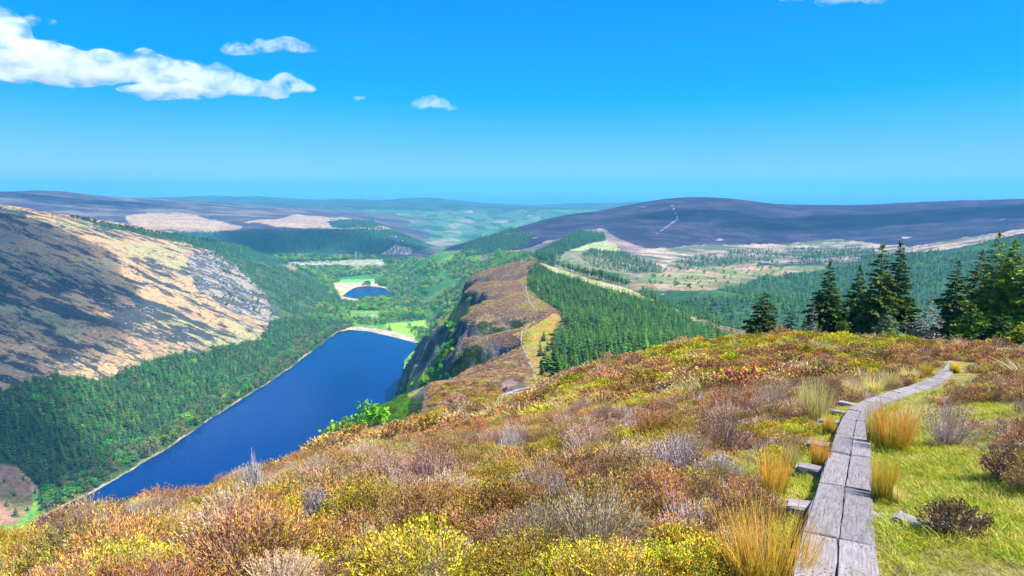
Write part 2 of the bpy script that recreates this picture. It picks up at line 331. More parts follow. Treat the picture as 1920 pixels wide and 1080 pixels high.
_rr = np.hypot(GX, GY); _ja = np.arctan2(GX, GY) * 1280; _jr = np.log(_rr) * 260
JX = 9 * fbm(_ja, _jr, 34, 4, 55); JY = 5 * fbm(_ja, _jr, 30, 4, 56)      # ragged edges between kinds of ground
def zone(poly, lay): return inpoly(PX + JX, PY + JY, poly) & np.isin(GL, lay)
sh = GX.shape
nz = fbm(GX, GY, 90, 4, 51)
# slope
gy_, gx_ = np.gradient(GZ)
dxA = np.hypot(np.gradient(GX, axis=1), np.gradient(GY, axis=1)); dxR = np.hypot(np.gradient(GX, axis=0), np.gradient(GY, axis=0))
slope = np.hypot(gx_ / dxA, gy_ / dxR)
CA = np.zeros(sh + (3,)); CB = np.zeros(sh + (3,)); TH = np.full(sh, .5)   # TH tips the balance between the two colours
def put(mask, a, b):
    CA[mask] = a; CB[mask] = b
put(GL == 0, (.07, .042, .018), (.10, .085, .018))  # near moor darkened in colour to deepen the shade between the plants
put(GL == 1, (.17, .115, .085), (.25, .175, .11))
put(GL == 2, (.15, .10, .075), (.16, .17, .05))
put(GL == 3, (.020, .019, .046), (.055, .042, .072))
put(GL == 4, (.44, .29, .145), (.050, .060, .060))
g_ = (GL == 4) & (fbm(GX, GY, 120, 5, 53) > .12); CA[g_] = (.36, .31, .14)
g_ = (GL == 4) & (fbm(GX, GY, 90, 5, 54) > .24); CA[g_] = (.36, .23, .13)
hb = fbm(GX, GY, 70, 4, 52)
TH[GL == 4] = (.474 + .035 * hb)[GL == 4]
band = np.zeros(sh)
for pz, am in (([(-50, 505), (60, 500), (200, 540), (330, 580), (420, 640), (330, 645), (180, 615), (-50, 600)], .055), ([(-50, 600), (180, 620), (260, 660), (150, 700), (-50, 720)], .03), ([(-30, 385), (60, 398), (50, 410), (-30, 405)], .1), ([(240, 480), (330, 500), (350, 550), (260, 520)], .04)):
    m_ = inpoly(PX + 25 * hb, PY + 12 * hb, pz) & (GL == 4); TH[m_] += am
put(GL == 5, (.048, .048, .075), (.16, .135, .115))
put(GL == 6, (.045, .13, .09), (.09, .13, .09))
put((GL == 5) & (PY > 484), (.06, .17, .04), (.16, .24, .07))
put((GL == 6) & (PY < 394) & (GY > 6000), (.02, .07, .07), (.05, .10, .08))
put(GL == 7, (.08, .24, .04), (.18, .32, .05))
put(zone(z_shore, [4, 7]), (.03, .07, .025), (.06, .10, .03))
put((GL == 4) & (PX > 556) & (PY < 600), (.03, .075, .03), (.08, .12, .04))
put(zone(z_nose, [4]), (.03, .075, .03), (.10, .13, .05))
put(zone(z_rock, [4]), (.34, .27, .19), (.075, .08, .085)); TH[zone(z_rock, [4])] = .53
put(zone(z_farwood, [5, 4, 7]), (.02, .075, .05), (.03, .10, .05))
put(zone(z_farwood2, [5]), (.02, .07, .06), (.02, .08, .06))
put(zone(z_tan, [5]), (.40, .28, .17), (.30, .20, .14))
put(zone([(560, 404), (640, 408), (740, 430), (690, 428), (560, 428), (450, 418)], [5]), (.33, .22, .17), (.42, .30, .18))
put(zone(z_farwood2, [5]), (.02, .07, .06), (.02, .08, .06))
arm = (GL == 3) & (PX < 1010) & (PY > 470)
put(arm, (.06, .19, .04), (.16, .26, .06))
put((GL == 3) & (PY > 496) & (PX > 1180), (.035, .09, .035), (.06, .13, .04))
put((GL == 3) & (PY > 470) & (PY < 545) & (PX > 1140) & (PX < 1420), (.30, .21, .13), (.12, .14, .06))
for zz, a, b in ((z_armcon, (.02, .06, .035), (.03, .09, .04)), (z_lightgreen, (.36, .36, .16), (.26, .30, .12)), (z_armtan, (.30, .22, .18), (.14, .10, .10)), (z_foot, (.42, .31, .23), (.09, .11, .065)), (z_felled, (.42, .26, .18), (.16, .19, .07))):
    put(zone(zz, [3]), a, b)
for zz in (z_foot, z_felled, z_armtan): TH[zone(zz, [3])] = .535
put(inpoly(PX + .25 * JX, PY, z_path2) & (GL == 3), (.26, .24, .24), (.16, .14, .14))
put(zone([(z[0], z[1]) for z in z_cop], [3]), (.02, .06, .035), (.03, .09, .04))
for zz in (z_belt1, z_belt2): put(zone(zz, [3]), (.10, .12, .06), (.35, .28, .22))
put(zone(z_right, [3]), (.03, .085, .035), (.05, .12, .04))
top = (GL <= 2) & (GD <= 1.5)
put(zone(z_heath, [1]) & top, (.17, .11, .08), (.11, .075, .055))
put(zone(z_orange, [1]) & top, (.46, .25, .08), (.34, .33, .03))
put(zone(z_plant, [1]) & top, (.03, .075, .03), (.05, .10, .035))
put(zone(z_strip, [1]) & top, (.42, .38, .22), (.34, .34, .12))
cliffm = (GL >= 1) & (GL <= 2) & ((GD > 4) | (slope > 0.95))
put((GL == 3) & (PY > 470) & (PX > 1040) & (PX < 1180) & (GY < 2100), (.20, .20, .11), (.06, .11, .05))
put(cliffm, (.15, .145, .15), (.03, .06, .02))  # rock and cliff plants darkened, standing in for shade on the gully faces
put((GL <= 1) & (GD > 7) & (GY < 330), (.07, .12, .025), (.06, .19, .015))
put(zone(z_knoll, [1, 2]), (.38, .30, .10), (.28, .30, .05))
put(zone([(764, 712), (800, 695), (822, 690), (800, 720), (772, 745), (758, 725)], [1, 2, 7, 3]), (.36, .36, .10), (.26, .32, .07))
put(zone([(940, 716), (960, 712), (975, 722), (958, 730), (944, 728)], [1]), (.36, .25, .20), (.28, .2, .16))
shore = (np.abs(GS - 3 * fbm(GX, GY, 30, 3, 58)) < 2.0 + 6 * fbm(GX, GY, 60, 3, 59)) & (GZ < 7) & np.isin(GL, [4, 7])
put(shore, (.36, .29, .20), (.20, .20, .09))
put(zone(z_beach, [7]), (.50, .41, .30), (.36, .30, .18))
put(zone(z_marsh, [7]), (.58, .44, .30), (.50, .33, .16))
put(zone(z_meadow, [7]), (.22, .40, .05), (.28, .42, .06))
put(zone(z_meadow2, [7]), (.12, .42, .12), (.15, .42, .12))
put(zone(z_clear, [7, 5]), (.40, .34, .26), (.3, .3, .18)); put(zone(z_clear2, [5, 7]), (.48, .36, .28), (.4, .3, .24))
put(zone(z_pinkground, [4, 7]), (.34, .19, .12), (.16, .15, .06))
# trodden green strip beside the boardwalk
walk_px = [(1566, 1110), (1567, 1046), (1578, 939), (1591, 875), (1600, 803), (1610, 761), (1628, 745), (1666, 731), (1721, 718), (1751, 705), (1772, 684), (1789, 669)]
walk = []
for a, b in walk_px:
    u, v = ray(a, b); Y = 1.58 / (-0.2115 - v); walk.append((float(u * Y), float(Y)))
_d = (walk[-1][0] - walk[-2][0], walk[-1][1] - walk[-2][1]); _l = math.hypot(*_d)
walk.append((walk[-1][0] + 1.6 * _d[0] / _l, walk[-1][1] + 1.6 * _d[1] / _l))
walk.insert(0, (walk[0][0] - 1.5, walk[0][1] - 3.0))
WD = segdist(GX, GY, walk, closed=False)
wside = fbm(GX, GY, 2.5, 4, 61)
def grassiness(x, y):             # 1 on the trodden turf along the boardwalk
    d = segdist(x, y, walk, closed=False); n = fbm(x, y, 1.6, 4, 61)
    east = np.zeros(x.shape, bool)
    for i in range(len(walk) - 1):
        (ax, ay), (bx, by) = walk[i], walk[i + 1]
        t = ((x - ax) * (bx - ax) + (y - ay) * (by - ay)) / ((bx - ax) ** 2 + (by - ay) ** 2)
        m = (t >= 0) & (t < 1); east |= m & (((bx - ax) * (y - ay) - (by - ay) * (x - ax)) < 0) & (d < 6)
    width = np.where(east & (y < 14), 2.3, np.where(east, 1.5, 0.75))
    return sstep(0.25, -0.25, (d - width) / np.maximum(width, 0.3) + n * 0.9)
near = (GL == 0) & (np.hypot(GX, GY) < 60)
G = np.zeros(sh); G[near] = grassiness(GX[near], GY[near])
CA = CA * (1 - G[..., None]) + np.array((.22, .20, .045)) * G[..., None]
CB = CB * (1 - G[..., None]) + np.array((.32, .27, .09)) * G[..., None]

def ground(name, sc, lo=0.42, hi=0.58, stretch=(1, 1, 1), fine=8.0, bump=0.6, bdist=1.0, rot=(0, 0, 0), fields=False, spots=None, detail=9, rough=.62):
    n = NB(name); p = n.pos(stretch, rot); q = n.pos()
    a, b = n.attr('ca'), n.attr('cb')
    f1 = n.noise(sc, detail, rough, p, 0.3)
    c = n.mix(n.ramp(n.math('ADD', n.math('SUBTRACT', f1, .5), n.attr('ca', out='Alpha')), lo, hi), a, b)
    if fields:   # hedged fields, not on the high far ridges
        keep_ = n.ramp(n.attr('cb', out='Alpha'), .6, .9)
        v = n.n('ShaderNodeTexVoronoi'); v.inputs['Scale'].default_value = 1 / 105.0; n.l(n.pos((1, .55, 1)), v.inputs['Vector'])
        sep = n.n('ShaderNodeSeparateColor'); n.l(v.outputs['Color'], sep.inputs[0])
        c0_ = c; c = n.mix(n.ramp(sep.outputs[0], .45, .5), c, (.03, .10, .07)); c = n.mix(n.ramp(sep.outputs[1], .62, .66), c, (.08, .18, .09)); c = n.mix(n.ramp(sep.outputs[2], .86, .9), c, (.22, .20, .16)); c = n.mix(keep_, c, c0_)
    f2 = n.noise(sc * fine, 6, 0.7, q)
    c = n.mix(1.0, c, n.ramp(f2, .25, .75, .55, 1.45), 'MULTIPLY')
    if spots: 
        f3 = n.noise(spots[0], 3, .55, p); c = n.mix(n.ramp(f3, spots[1], spots[1] + .05), c, spots[2])
    n.bsdf(c, 0.95, n.bump(n.math('ADD', n.math('MULTIPLY', f1, 1.5), f2), bump, bdist), 0.05)
    return n.m
GM = {'moor': ground('moor_ground', 1.3, fine=7, bump=.8, bdist=.12),
      'spur': ground('spur_ground', .05, fine=12, bump=.9, bdist=2.2),
      'buttress': ground('buttress_ground', .05, fine=10, bump=.9, bdist=2.5),
      'mountain': ground('mountain_ground', .010, .44, .62, (.8, 1.2, 1), fine=9, bump=.4, bdist=3, spots=(.014, .70, (.34, .26, .24))),
      'hillside': ground('hillside_ground', .026, .472, .542, (.58, 1.1, .55), fine=7, bump=.8, bdist=3, rot=(0, 0, R(-8)), detail=12, rough=.74),
      'moorland_hills': ground('moorland_ground', .006, .45, .62, (.5, 1.3, 1), fine=9, bump=.3, bdist=4),
      'far_hills': ground('farmland_ground', .004, .4, .6, fine=6, bump=.2, bdist=4, fields=True),
      'valley_floor': ground('valley_ground', .03, fine=8, bump=.3, bdist=.8)}
idx = np.arange(NA * NR).reshape(NR, NA)
FQ = np.stack([idx[:-1, :-1], idx[:-1, 1:], idx[1:, 1:], idx[1:, :-1]], -1).reshape(-1, 4)
FL = GL.ravel()[FQ[:, 0]]
AV = np.stack([GX, GY, GZ], -1).reshape(-1, 3); ACA = CA.reshape(-1, 3); ACB = CB.reshape(-1, 3)
names = {'moor': 'moor_ground', 'spur': 'ridge_terrain', 'buttress': 'cliff_terrain', 'mountain': 'mountain_terrain', 'hillside': 'hillside_terrain', 'moorland_hills': 'moorland_hills', 'far_hills': 'far_hills', 'valley_floor': 'valley_ground'}
for li, lname in enumerate(LAYER):
    f = FQ[FL == li]
    if not len(f): continue
    u, inv = np.unique(f, return_inverse=True)
    me = mesh_from(lname, AV[u], inv.reshape(f.shape), GM[lname]); add_col(me, 'ca', np.c_[ACA[u], TH.ravel()[u]]); add_col(me, 'cb', np.c_[ACB[u], ((GL == 6) & (PY < 394) & (GY > 6000)).astype(float).ravel()[u]])
    link(names[lname], me, kind='structure')

# water
def water(name, base, rough, sc, bump):
    n = NB(name); f = n.noise(sc, 4, .6, n.pos((1, .45, 1))); g = n.noise(.006, 3, .5, n.pos((1, .3, 1)))
    c = n.mix(n.ramp(g, .35, .65), base, tuple(v * 1.35 for v in base))
    b = n.bsdf(c, rough, n.bump(f, bump, .5), 0.28); b.inputs['IOR'].default_value = 1.33
    return n.m
wm = water('lake_water', (.0, .018, .090), .08, .35, .5)
def sheet(name, poly, z, m, grow=0):
    me = bpy.data.meshes.new(name); c = np.mean(np.array(poly), 0)
    me.from_pydata([(c[0] + (x - c[0]) * (1 + grow), c[1] + (y - c[1]) * (1 + grow), z) for x, y in poly], [], [list(range(len(poly)))]); me.materials.append(m)
    return link(name, me, kind='structure')
def rect(p, m): xs = [q[0] for q in p]; ys = [q[1] for q in p]; return [(min(xs) - m, min(ys) - m), (max(xs) + m, min(ys) - m), (max(xs) + m, max(ys) + m), (min(xs) - m, max(ys) + m)]
sheet('upper_lake', rect(lake, 12), 0.0, wm)
sheet('lower_lake', rect(lower, 12), 0.02, wm)
sheet('sea', [(-58000, 8000), (58000, 8000), (58000, 55000), (-58000, 55000)], -130, water('sea_water', (.002, .06, .16), .3, .02, .3))

# ------------------------------------------------------------------ foliage materials and plant shapes
def leaf_mat(name, rough=.75, trans=.25, vary=.25, hue=.03, spec=.15):
    n = NB(name); c = n.attr('col'); oi = n.n('ShaderNodeObjectInfo')
    h = n.n('ShaderNodeHueSaturation'); n.l(c, h.inputs['Color'])
    n.l(n.ramp(oi.outputs['Random'], 0, 1, .5 - hue, .5 + hue), h.inputs['Hue'])
    wn = n.n('ShaderNodeTexWhiteNoise', noise_dimensions='1D'); n.l(n.math('MULTIPLY', oi.outputs['Random'], 91.7), wn.inputs['W'])
    n.l(n.ramp(wn.outputs['Value'], 0, 1, 1 - vary, 1 + vary), h.inputs['Value'])
    n.bsdf(h.outputs[0], rough, None, spec, trans); return n.m
M_needle = leaf_mat('needles', trans=.15, vary=.32, hue=.035)
M_broad = leaf_mat('broad_leaves', trans=.3, vary=.3, hue=.05)
M_heath = leaf_mat('heath_leaves', trans=.15, vary=.34, hue=.03)
M_blade = leaf_mat('grass_blades', trans=.35, vary=.2, hue=.02)
def bark(name, a, b, sc=6):
    n = NB(name); f = n.noise(sc, 6, .65, n.pos((1, 1, .25))); n.bsdf(n.mix(f, a, b), .9, n.bump(f, .6, .05), .1); return n.m
M_bark = bark('bark', (.09, .065, .05), (.24, .19, .15)); M_pale = bark('pale_bark', (.30, .26, .22), (.55, .50, .45)); M_twig = bark('dry_twigs', (.30, .25, .24), (.62, .56, .55), 30)
def rot_to(d):
    d = d / (np.linalg.norm(d) + 1e-9); a = np.cross((0, 0, 1.0), d); 
    a = a / np.linalg.norm(a) if np.linalg.norm(a) > 1e-4 else np.array((1.0, 0, 0)); return a, np.cross(d, a)
class Q:                           # collects quads with a colour per vertex
    def __init__(self): self.v = []; self.c = []
    def quads(self, V, c):         # V n x 4 x 3
        V = np.asarray(V, float); self.v.append(V); c = np.asarray(c, float)
        if c.ndim == 1: c = np.broadcast_to(c, V.shape)
        elif c.ndim == 2: c = np.broadcast_to(c[:, None, :], V.shape)
        self.c.append(c)
    def sprigs(self, pos, dirs, L, W, c, r=None):    # one leaf quad per point along dirs
        r = r or rng; n = len(pos); d = dirs / (np.linalg.norm(dirs, axis=1, keepdims=True) + 1e-9)
        s = np.cross(d, r.normal(size=(n, 3))); s /= np.linalg.norm(s, axis=1, keepdims=True) + 1e-9
        L = np.broadcast_to(np.asarray(L, float), (n,))[:, None]; W = np.broadcast_to(np.asarray(W, float), (n,))[:, None]
        m = pos + d * L * .5
        self.quads(np.stack([pos, m + s * W * .5, pos + d * L, m - s * W * .5], 1), c)
    def strip(self, pts, w0, w1, c):                 # ribbon / thin blade along points, c one colour or one per point
        pts = np.asarray(pts, float); n = len(pts); t = pts[-1] - pts[0]; s = np.cross(t, rng.normal(size=3)); s /= np.linalg.norm(s) + 1e-9
        w = np.linspace(w0, w1, n)[:, None] * .5; a = pts + s * w; b = pts - s * w
        V = np.stack([a[:-1], a[1:], b[1:], b[:-1]], 1); c = np.asarray(c, float)
        if c.ndim == 2: C = np.stack([c[:-1], c[1:], c[1:], c[:-1]], 1)
        else: C = np.broadcast_to(c, V.shape)
        self.v.append(V); self.c.append(C)
    def tube(self, pts, r0, r1, c, k=5):
        pts = np.asarray(pts, float); n = len(pts); a, b = rot_to(pts[-1] - pts[0]); th = np.linspace(0, 2 * math.pi, k + 1)
        rr = np.linspace(r0, r1, n)[:, None, None]
        ring = pts[:, None, :] + rr * (np.cos(th)[None, :, None] * a + np.sin(th)[None, :, None] * b)
        V = np.stack([ring[:-1, :-1], ring[:-1, 1:], ring[1:, 1:], ring[1:, :-1]], 2).reshape(-1, 4, 3)
        self.v.append(V); self.c.append(np.broadcast_to(np.asarray(c, float), V.shape))
    def mesh(self, name, m, smooth=False):
        V = np.concatenate(self.v).reshape(-1, 3); C = np.concatenate(self.c).reshape(-1, 3)
        return mesh_from(name, V, np.arange(len(V)).reshape(-1, 4), m, C, smooth=smooth)
def mixc(a, b, n): t = rng.random((n, 1)); return np.array(a) * (1 - t) + np.array(b) * t

def conifer(h, rad, tiers, per, c0, c1, seg=2, bare=.08, droop=.35, sprig=0, ragged=.25, taper=1.0):
    """whorls of drooping boughs; each bough a fan of needle sprays"""
    q = Q()
    for i in range(tiers):
        f = i / (tiers - 1); z = h * (bare + (1 - bare) * f); r = rad * (1 - f) ** taper * (1 + ragged * rng.uniform(-1, 1)) + .03 * rad
        n = max(4, int(per * (1 - .55 * f)))
        for k in range(n):
            az = 2 * math.pi * (k + rng.random()) / n; L = r * rng.uniform(.7, 1.15); d = np.array((math.cos(az), math.sin(az), 0.0)); s = np.array((-d[1], d[0], 0.0))
            zz = z + h / tiers * rng.uniform(-.5, .5); up = .25 - droop * (1 - f)
            p0 = np.array((0, 0, zz)); p1 = p0 + d * L * .55 + np.array((0, 0, up * L * .5)); p2 = p0 + d * L + np.array((0, 0, (up - .12) * L))
            wd = L * rng.uniform(.30, .46); dr = np.array((0, 0, -wd * .55)); c = mixc(c0, c1, 1)[0]
            if not sprig:
                q.quads([[p0, p1 + s * wd + dr, p2, p1], [p0, p1, p2, p1 - s * wd + dr]], np.stack([c, c * 1.08]))
            else:
                t = rng.random(sprig) ** .75; base = p0 + (p1 - p0) * np.minimum(t / .55, 1)[:, None] + (p2 - p1) * np.clip((t - .55) / .45, 0, 1)[:, None]
                sd = np.where(rng.random(sprig) < .5, -1, 1)[:, None]; ln = L * (.16 + .34 * (1 - t) * (t + .25)) + .10
                dv = d * rng.uniform(.5, 1.0, (sprig, 1)) + s * sd * rng.uniform(.3, 1, (sprig, 1)) + np.array((0, 0, 1.0)) * rng.uniform(-.6, .15, (sprig, 1))
                cc = c * rng.uniform(.75, 1.25, (sprig, 1)); q.sprigs(base, dv, ln, ln * .42, cc)
    q.sprigs(np.array([(0, 0, h * .95)] * 4), np.array((0, 0, 1.0)) + rng.normal(size=(4, 3)) * .15, h * .07, h * .02, np.array(c1))
    return q
def trunk_q(h, r, c=(.15, .11, .08), lean=0.0):
    q = Q(); q.tube([(0, 0, -h * .06), (lean * .3, 0, h * .35), (lean * .7, .02, h * .7), (lean, 0, h * .97)], r, r * .12, c, 6); return q
def broadleaf(h, rad, blobs, leaves, c0, c1, size, z0=.25):
    q = Q(); cs = []
    for i in range(blobs):
        f = rng.random(); az = rng.random() * 6.283; rr = rad * math.sqrt(rng.random()) * (1 - .5 * abs(f - .35))
        cs.append((np.array((math.cos(az) * rr, math.sin(az) * rr, h * (z0 + (.92 - z0) * f))), rad * rng.uniform(.26, .48), mixc(c0, c1, 1)[0]))
    for c, r, col in cs:
        n = leaves; u = rng.normal(size=(n, 3)); u /= np.linalg.norm(u, axis=1, keepdims=True); u[:, 2] *= .8
        p = c + u * r * rng.uniform(.55, 1.05, (n, 1)); dv = u + rng.normal(size=(n, 3)) * .7
        q.sprigs(p, dv, size * rng.uniform(.6, 1.3, n), size * .7, col * rng.uniform(.75, 1.25, (n, 1)))
    return q, cs
def limbs(cs, h, r, c=(.2, .16, .12)):
    q = Q(); q.tube([(0, 0, -.06 * h), (.02 * h, 0, .25 * h), (0, .02 * h, .6 * h)], r, r * .45, c, 6)
    for p, rr, col in cs[::2]: q.tube([(0, 0, .25 * h), p * np.array((.5, .5, .7)), p], r * .4, r * .08, c, 4)
    return q

# ------------------------------------------------------------------ scattering woods as one mass each
hidden = {}
def coll(name, meshes):
    c = bpy.data.collections.new(name)
    for i, m in enumerate(meshes):
        o = bpy.data.objects.new('%s_%02d' % (name, i), m); c.objects.link(o)
    return c
def scatter(name, pts, rotz, scl, which, collection, tilt=None):
    """stuff: one object whose points carry instances of a few plant meshes"""
    n = len(pts); me = bpy.data.meshes.new(name); me.vertices.add(n); me.vertices.foreach_set('co', np.asarray(pts, np.float32).ravel())
    rot = np.zeros((n, 3), np.float32); rot[:, 2] = rotz
    if tilt is not None: rot[:, :2] = tilt
    a = me.attributes.new('rot', 'FLOAT_VECTOR', 'POINT'); a.data.foreach_set('vector', rot.ravel())
    scl = np.asarray(scl, np.float32); scl = np.repeat(scl[:, None], 3, 1) if scl.ndim == 1 else scl
    a = me.attributes.new('scl', 'FLOAT_VECTOR', 'POINT'); a.data.foreach_set('vector', scl.ravel().astype(np.float32))
    a = me.attributes.new('which', 'INT', 'POINT'); a.data.foreach_set('value', np.asarray(which, np.int32))
    g = bpy.data.node_groups.new(name, 'GeometryNodeTree')
    g.interface.new_socket('Geometry', in_out='INPUT', socket_type='NodeSocketGeometry'); g.interface.new_socket('Geometry', in_out='OUTPUT', socket_type='NodeSocketGeometry')
    N = g.nodes; gi = N.new('NodeGroupInput'); go = N.new('NodeGroupOutput'); ip = N.new('GeometryNodeInstanceOnPoints'); ci = N.new('GeometryNodeCollectionInfo')
    ci.inputs['Collection'].default_value = collection; ci.inputs['Separate Children'].default_value = True; ci.inputs['Reset Children'].default_value = True
    ip.inputs['Pick Instance'].default_value = True
    for nm, ty, so_ in (('rot', 'FLOAT_VECTOR', 'Rotation'), ('scl', 'FLOAT_VECTOR', 'Scale'), ('which', 'INT', 'Instance Index')):
        na = N.new('GeometryNodeInputNamedAttribute'); na.data_type = ty; na.inputs[0].default_value = nm; g.links.new(na.outputs[0], ip.inputs[so_])
    g.links.new(gi.outputs[0], ip.inputs['Points']); g.links.new(ci.outputs[0], ip.inputs['Instance']); g.links.new(ip.outputs[0], go.inputs[0])
    o = link(name, me, kind='stuff'); md = o.modifiers.new('scatter', 'NODES'); md.node_group = g
    return o
def in_view(x, y, z, pad=60):
    u, v = proj(x, y, z); return (u > -pad) & (u < 1920 + pad) & (v < 1080 + 2 * pad) & (v > 300)
def sample(poly, box, spacing, lays, jitter=.5, test=None):
    """points of a wood: a jittered grid in the world, kept where the ground belongs to the zone"""
    x0, x1, y0, y1 = box; X, Y = np.meshgrid(np.arange(x0, x1, spacing), np.arange(y0, y1, spacing))
    X = (X + rng.uniform(-jitter, jitter, X.shape) * spacing).ravel(); Y = (Y + rng.uniform(-jitter, jitter, Y.shape) * spacing).ravel()
    u, v = X / np.maximum(Y, 1), Y
    Z, L, D, GSd = height(X, Y); a, b = proj(X, Y, Z)
    m = np.isin(L, lays) & (Z > .6) & in_view(X, Y, Z, 120)
    if poly is not None: m &= inpoly(a, b, poly)
    if test is not None: m &= test(X, Y, Z, L, D, GSd, a, b)
    return np.stack([X[m], Y[m], Z[m]], 1), a[m], b[m], D[m]
pine_c = ((.030, .105, .034), (.07, .18, .045))
far_con = [conifer(1, .20, 9, 8, *pine_c, droop=.5) .mesh('far_conifer', M_needle) for i in range(3)] + [conifer(1, .25, 9, 8, (.06, .19, .025), (.14, .31, .035), droop=.4).mesh('far_conifer', M_needle) for i in range(2)] + [conifer(1, .24, 7, 9, (.05, .12, .03), (.09, .18, .04), droop=.2, taper=.6).mesh('far_conifer', M_needle), conifer(1, .16, 10, 7, (.03, .09, .035), (.06, .14, .05), droop=.55, ragged=.5).mesh('far_conifer', M_needle)]
C_con = coll('conifer_shapes', far_con)
far_brd = [broadleaf(1, .46, 9, 26, a, b, .17, .2)[0].mesh('far_broadleaf', M_broad) for a, b in (((.09, .30, .03), (.17, .42, .04)), ((.18, .40, .025), (.30, .52, .04)), ((.06, .20, .04), (.12, .29, .05)), ((.34, .40, .03), (.48, .50, .05)), ((.16, .19, .07), (.24, .26, .10)), ((.10, .14, .07), (.16, .19, .09)))]
C_brd = coll('broadleaf_shapes', far_brd)
def wood(name, pts, hmin, hmax, collection, kinds, probs=None):
    if collection is C_con and len(kinds) > 3: kinds = [0, 1, 2, 3, 4, 5, 6]; probs = [.2, .16, .16, .12, .12, .12, .12]
    n = len(pts); p = pts.copy(); p[:, 2] -= .3
    h = rng.uniform(hmin, hmax, n) * rng.choice([1, 1, 1, .6, .8, 1.2], n) * (1 + .25 * fbm(p[:, 0], p[:, 1], 55, 3, 99))
    w_ = np.stack([h * rng.uniform(.85, 1.2, n), h * rng.uniform(.85, 1.2, n), h], 1)
    return scatter(name, p, rng.uniform(0, 6.28, n), w_, rng.choice(kinds, n, p=probs), collection, rng.normal(size=(n, 2)) * .03)
individual_con = []; individual_brd = []   # the trees that show largest become things of their own
def nearest(pts, k):
    d = np.hypot(pts[:, 0], pts[:, 1]); o = np.argsort(d); return pts[o[:k]], pts[o[k:]]
# left shore: conifers above, broadleaf by the water
pt, a, b, D = sample(z_shore, (-900, -330, 600, 2050), 6.2, [4, 7]); dsh = segdist(pt[:, 0], pt[:, 1], lake); isb = (rng.random(len(pt)) < .07) | (dsh < 55 + 35 * fbm(pt[:, 0], pt[:, 1], 80, 3, 71))
keep = (dsh > 4) & ((dsh > 12) | (rng.random(len(pt)) < .5)); 
wood('shore_conifer_wood', pt[keep & ~isb], 11, 19, C_con, [0, 1, 2, 3, 4]); wood('shore_broadleaf_wood', pt[keep & isb], 7, 12, C_brd, [0, 2, 4, 5, 1], [.2, .3, .25, .2, .05])
pt, a, b, D = sample(z_nose + [], (-1150, -450, 1700, 2350), 7.0, [4, 7]); p2, a2, b2, D2 = sample([(552, 470), (700, 470), (700, 600), (600, 600), (556, 545)], (-900, -380, 1700, 2500), 8, [4]); pt = np.r_[pt, p2]; a = np.r_[a, a2]; b = np.r_[b, b2]; k = (fbm(pt[:, 0], pt[:, 1], 60, 3, 72) > -.25) | (b < 470)
wood('hillside_wood', pt[k], 7, 13, C_con, [0, 1, 2, 3, 4])
pt, a, b, D = sample(z_rock, (-1000, -500, 1500, 2200), 14, [4]); k = fbm(pt[:, 0], pt[:, 1], 40, 3, 73) > .12
wood('hillside_scrub', pt[k], 4, 9, C_brd, [0, 2, 4, 5])
pt, a, b, D = sample(z_farwood, (-2300, -200, 2650, 3800), 15, [5, 4, 7]); wood('far_conifer_wood', pt, 13, 20, C_con, [0, 1, 2])
pt, a, b, D = sample(z_farwood2, (-1400, -500, 3400, 4800), 20, [5]); wood('far_conifer_block', pt, 13, 18, C_con, [0, 1, 2])
# boulders and dark scrub that roughen the open hillside
rocks = []
for i in range(3):
    bm = bmesh.new(); bmesh.ops.create_icosphere(bm, subdivisions=2, radius=1.0)
    for v in bm.verts: v.co *= 1 + .35 * rng.normal() * .6; v.co.z *= .7
    me = bpy.data.meshes.new('boulder'); bm.to_mesh(me); bm.free(); nb = NB('boulder'); nb.bsdf(nb.mix(nb.noise(1.5, 5), (.22, .21, .20), (.46, .44, .42)), .95); me.materials.append(nb.m); rocks.append(me)
pt, a, b, D = sample(None, (-1500, -480, 850, 2250), 13, [4], test=lambda X, Y, Z, L, D, G_, a, b: ~inpoly(a, b, z_shore) & ~inpoly(a, b, z_nose) & (a < 560))
rk = inpoly(a, b, z_rock); nn = fbm(pt[:, 0], pt[:, 1], 60, 3, 101); m_ = (rk & (rng.random(len(pt)) < .55)) | (~rk & (nn > .30))
scatter('hillside_boulders', pt[m_], rng.uniform(0, 6.28, m_.sum()), rng.uniform(.5, 2.2, m_.sum()) * (1 + rk[m_]), rng.integers(0, 3, m_.sum()), coll('boulder_shapes', rocks), rng.normal(size=(m_.sum(), 2)) * .3)
scr = [broadleaf(1, .9, 6, 26, (.035, .05, .03), (.07, .085, .045), .22, .05)[0].mesh('dark_scrub', M_broad) for i in range(2)]
m_ = ~rk & (nn < -.06) & (rng.random(len(pt)) < .75)
scatter('hillside_heather', pt[m_], rng.uniform(0, 6.28, m_.sum()), np.stack([rng.uniform(2, 5, m_.sum()), rng.uniform(2, 5, m_.sum()), rng.uniform(.8, 1.6, m_.sum())], 1), rng.integers(0, 2, m_.sum()), coll('scrub_shapes', scr))
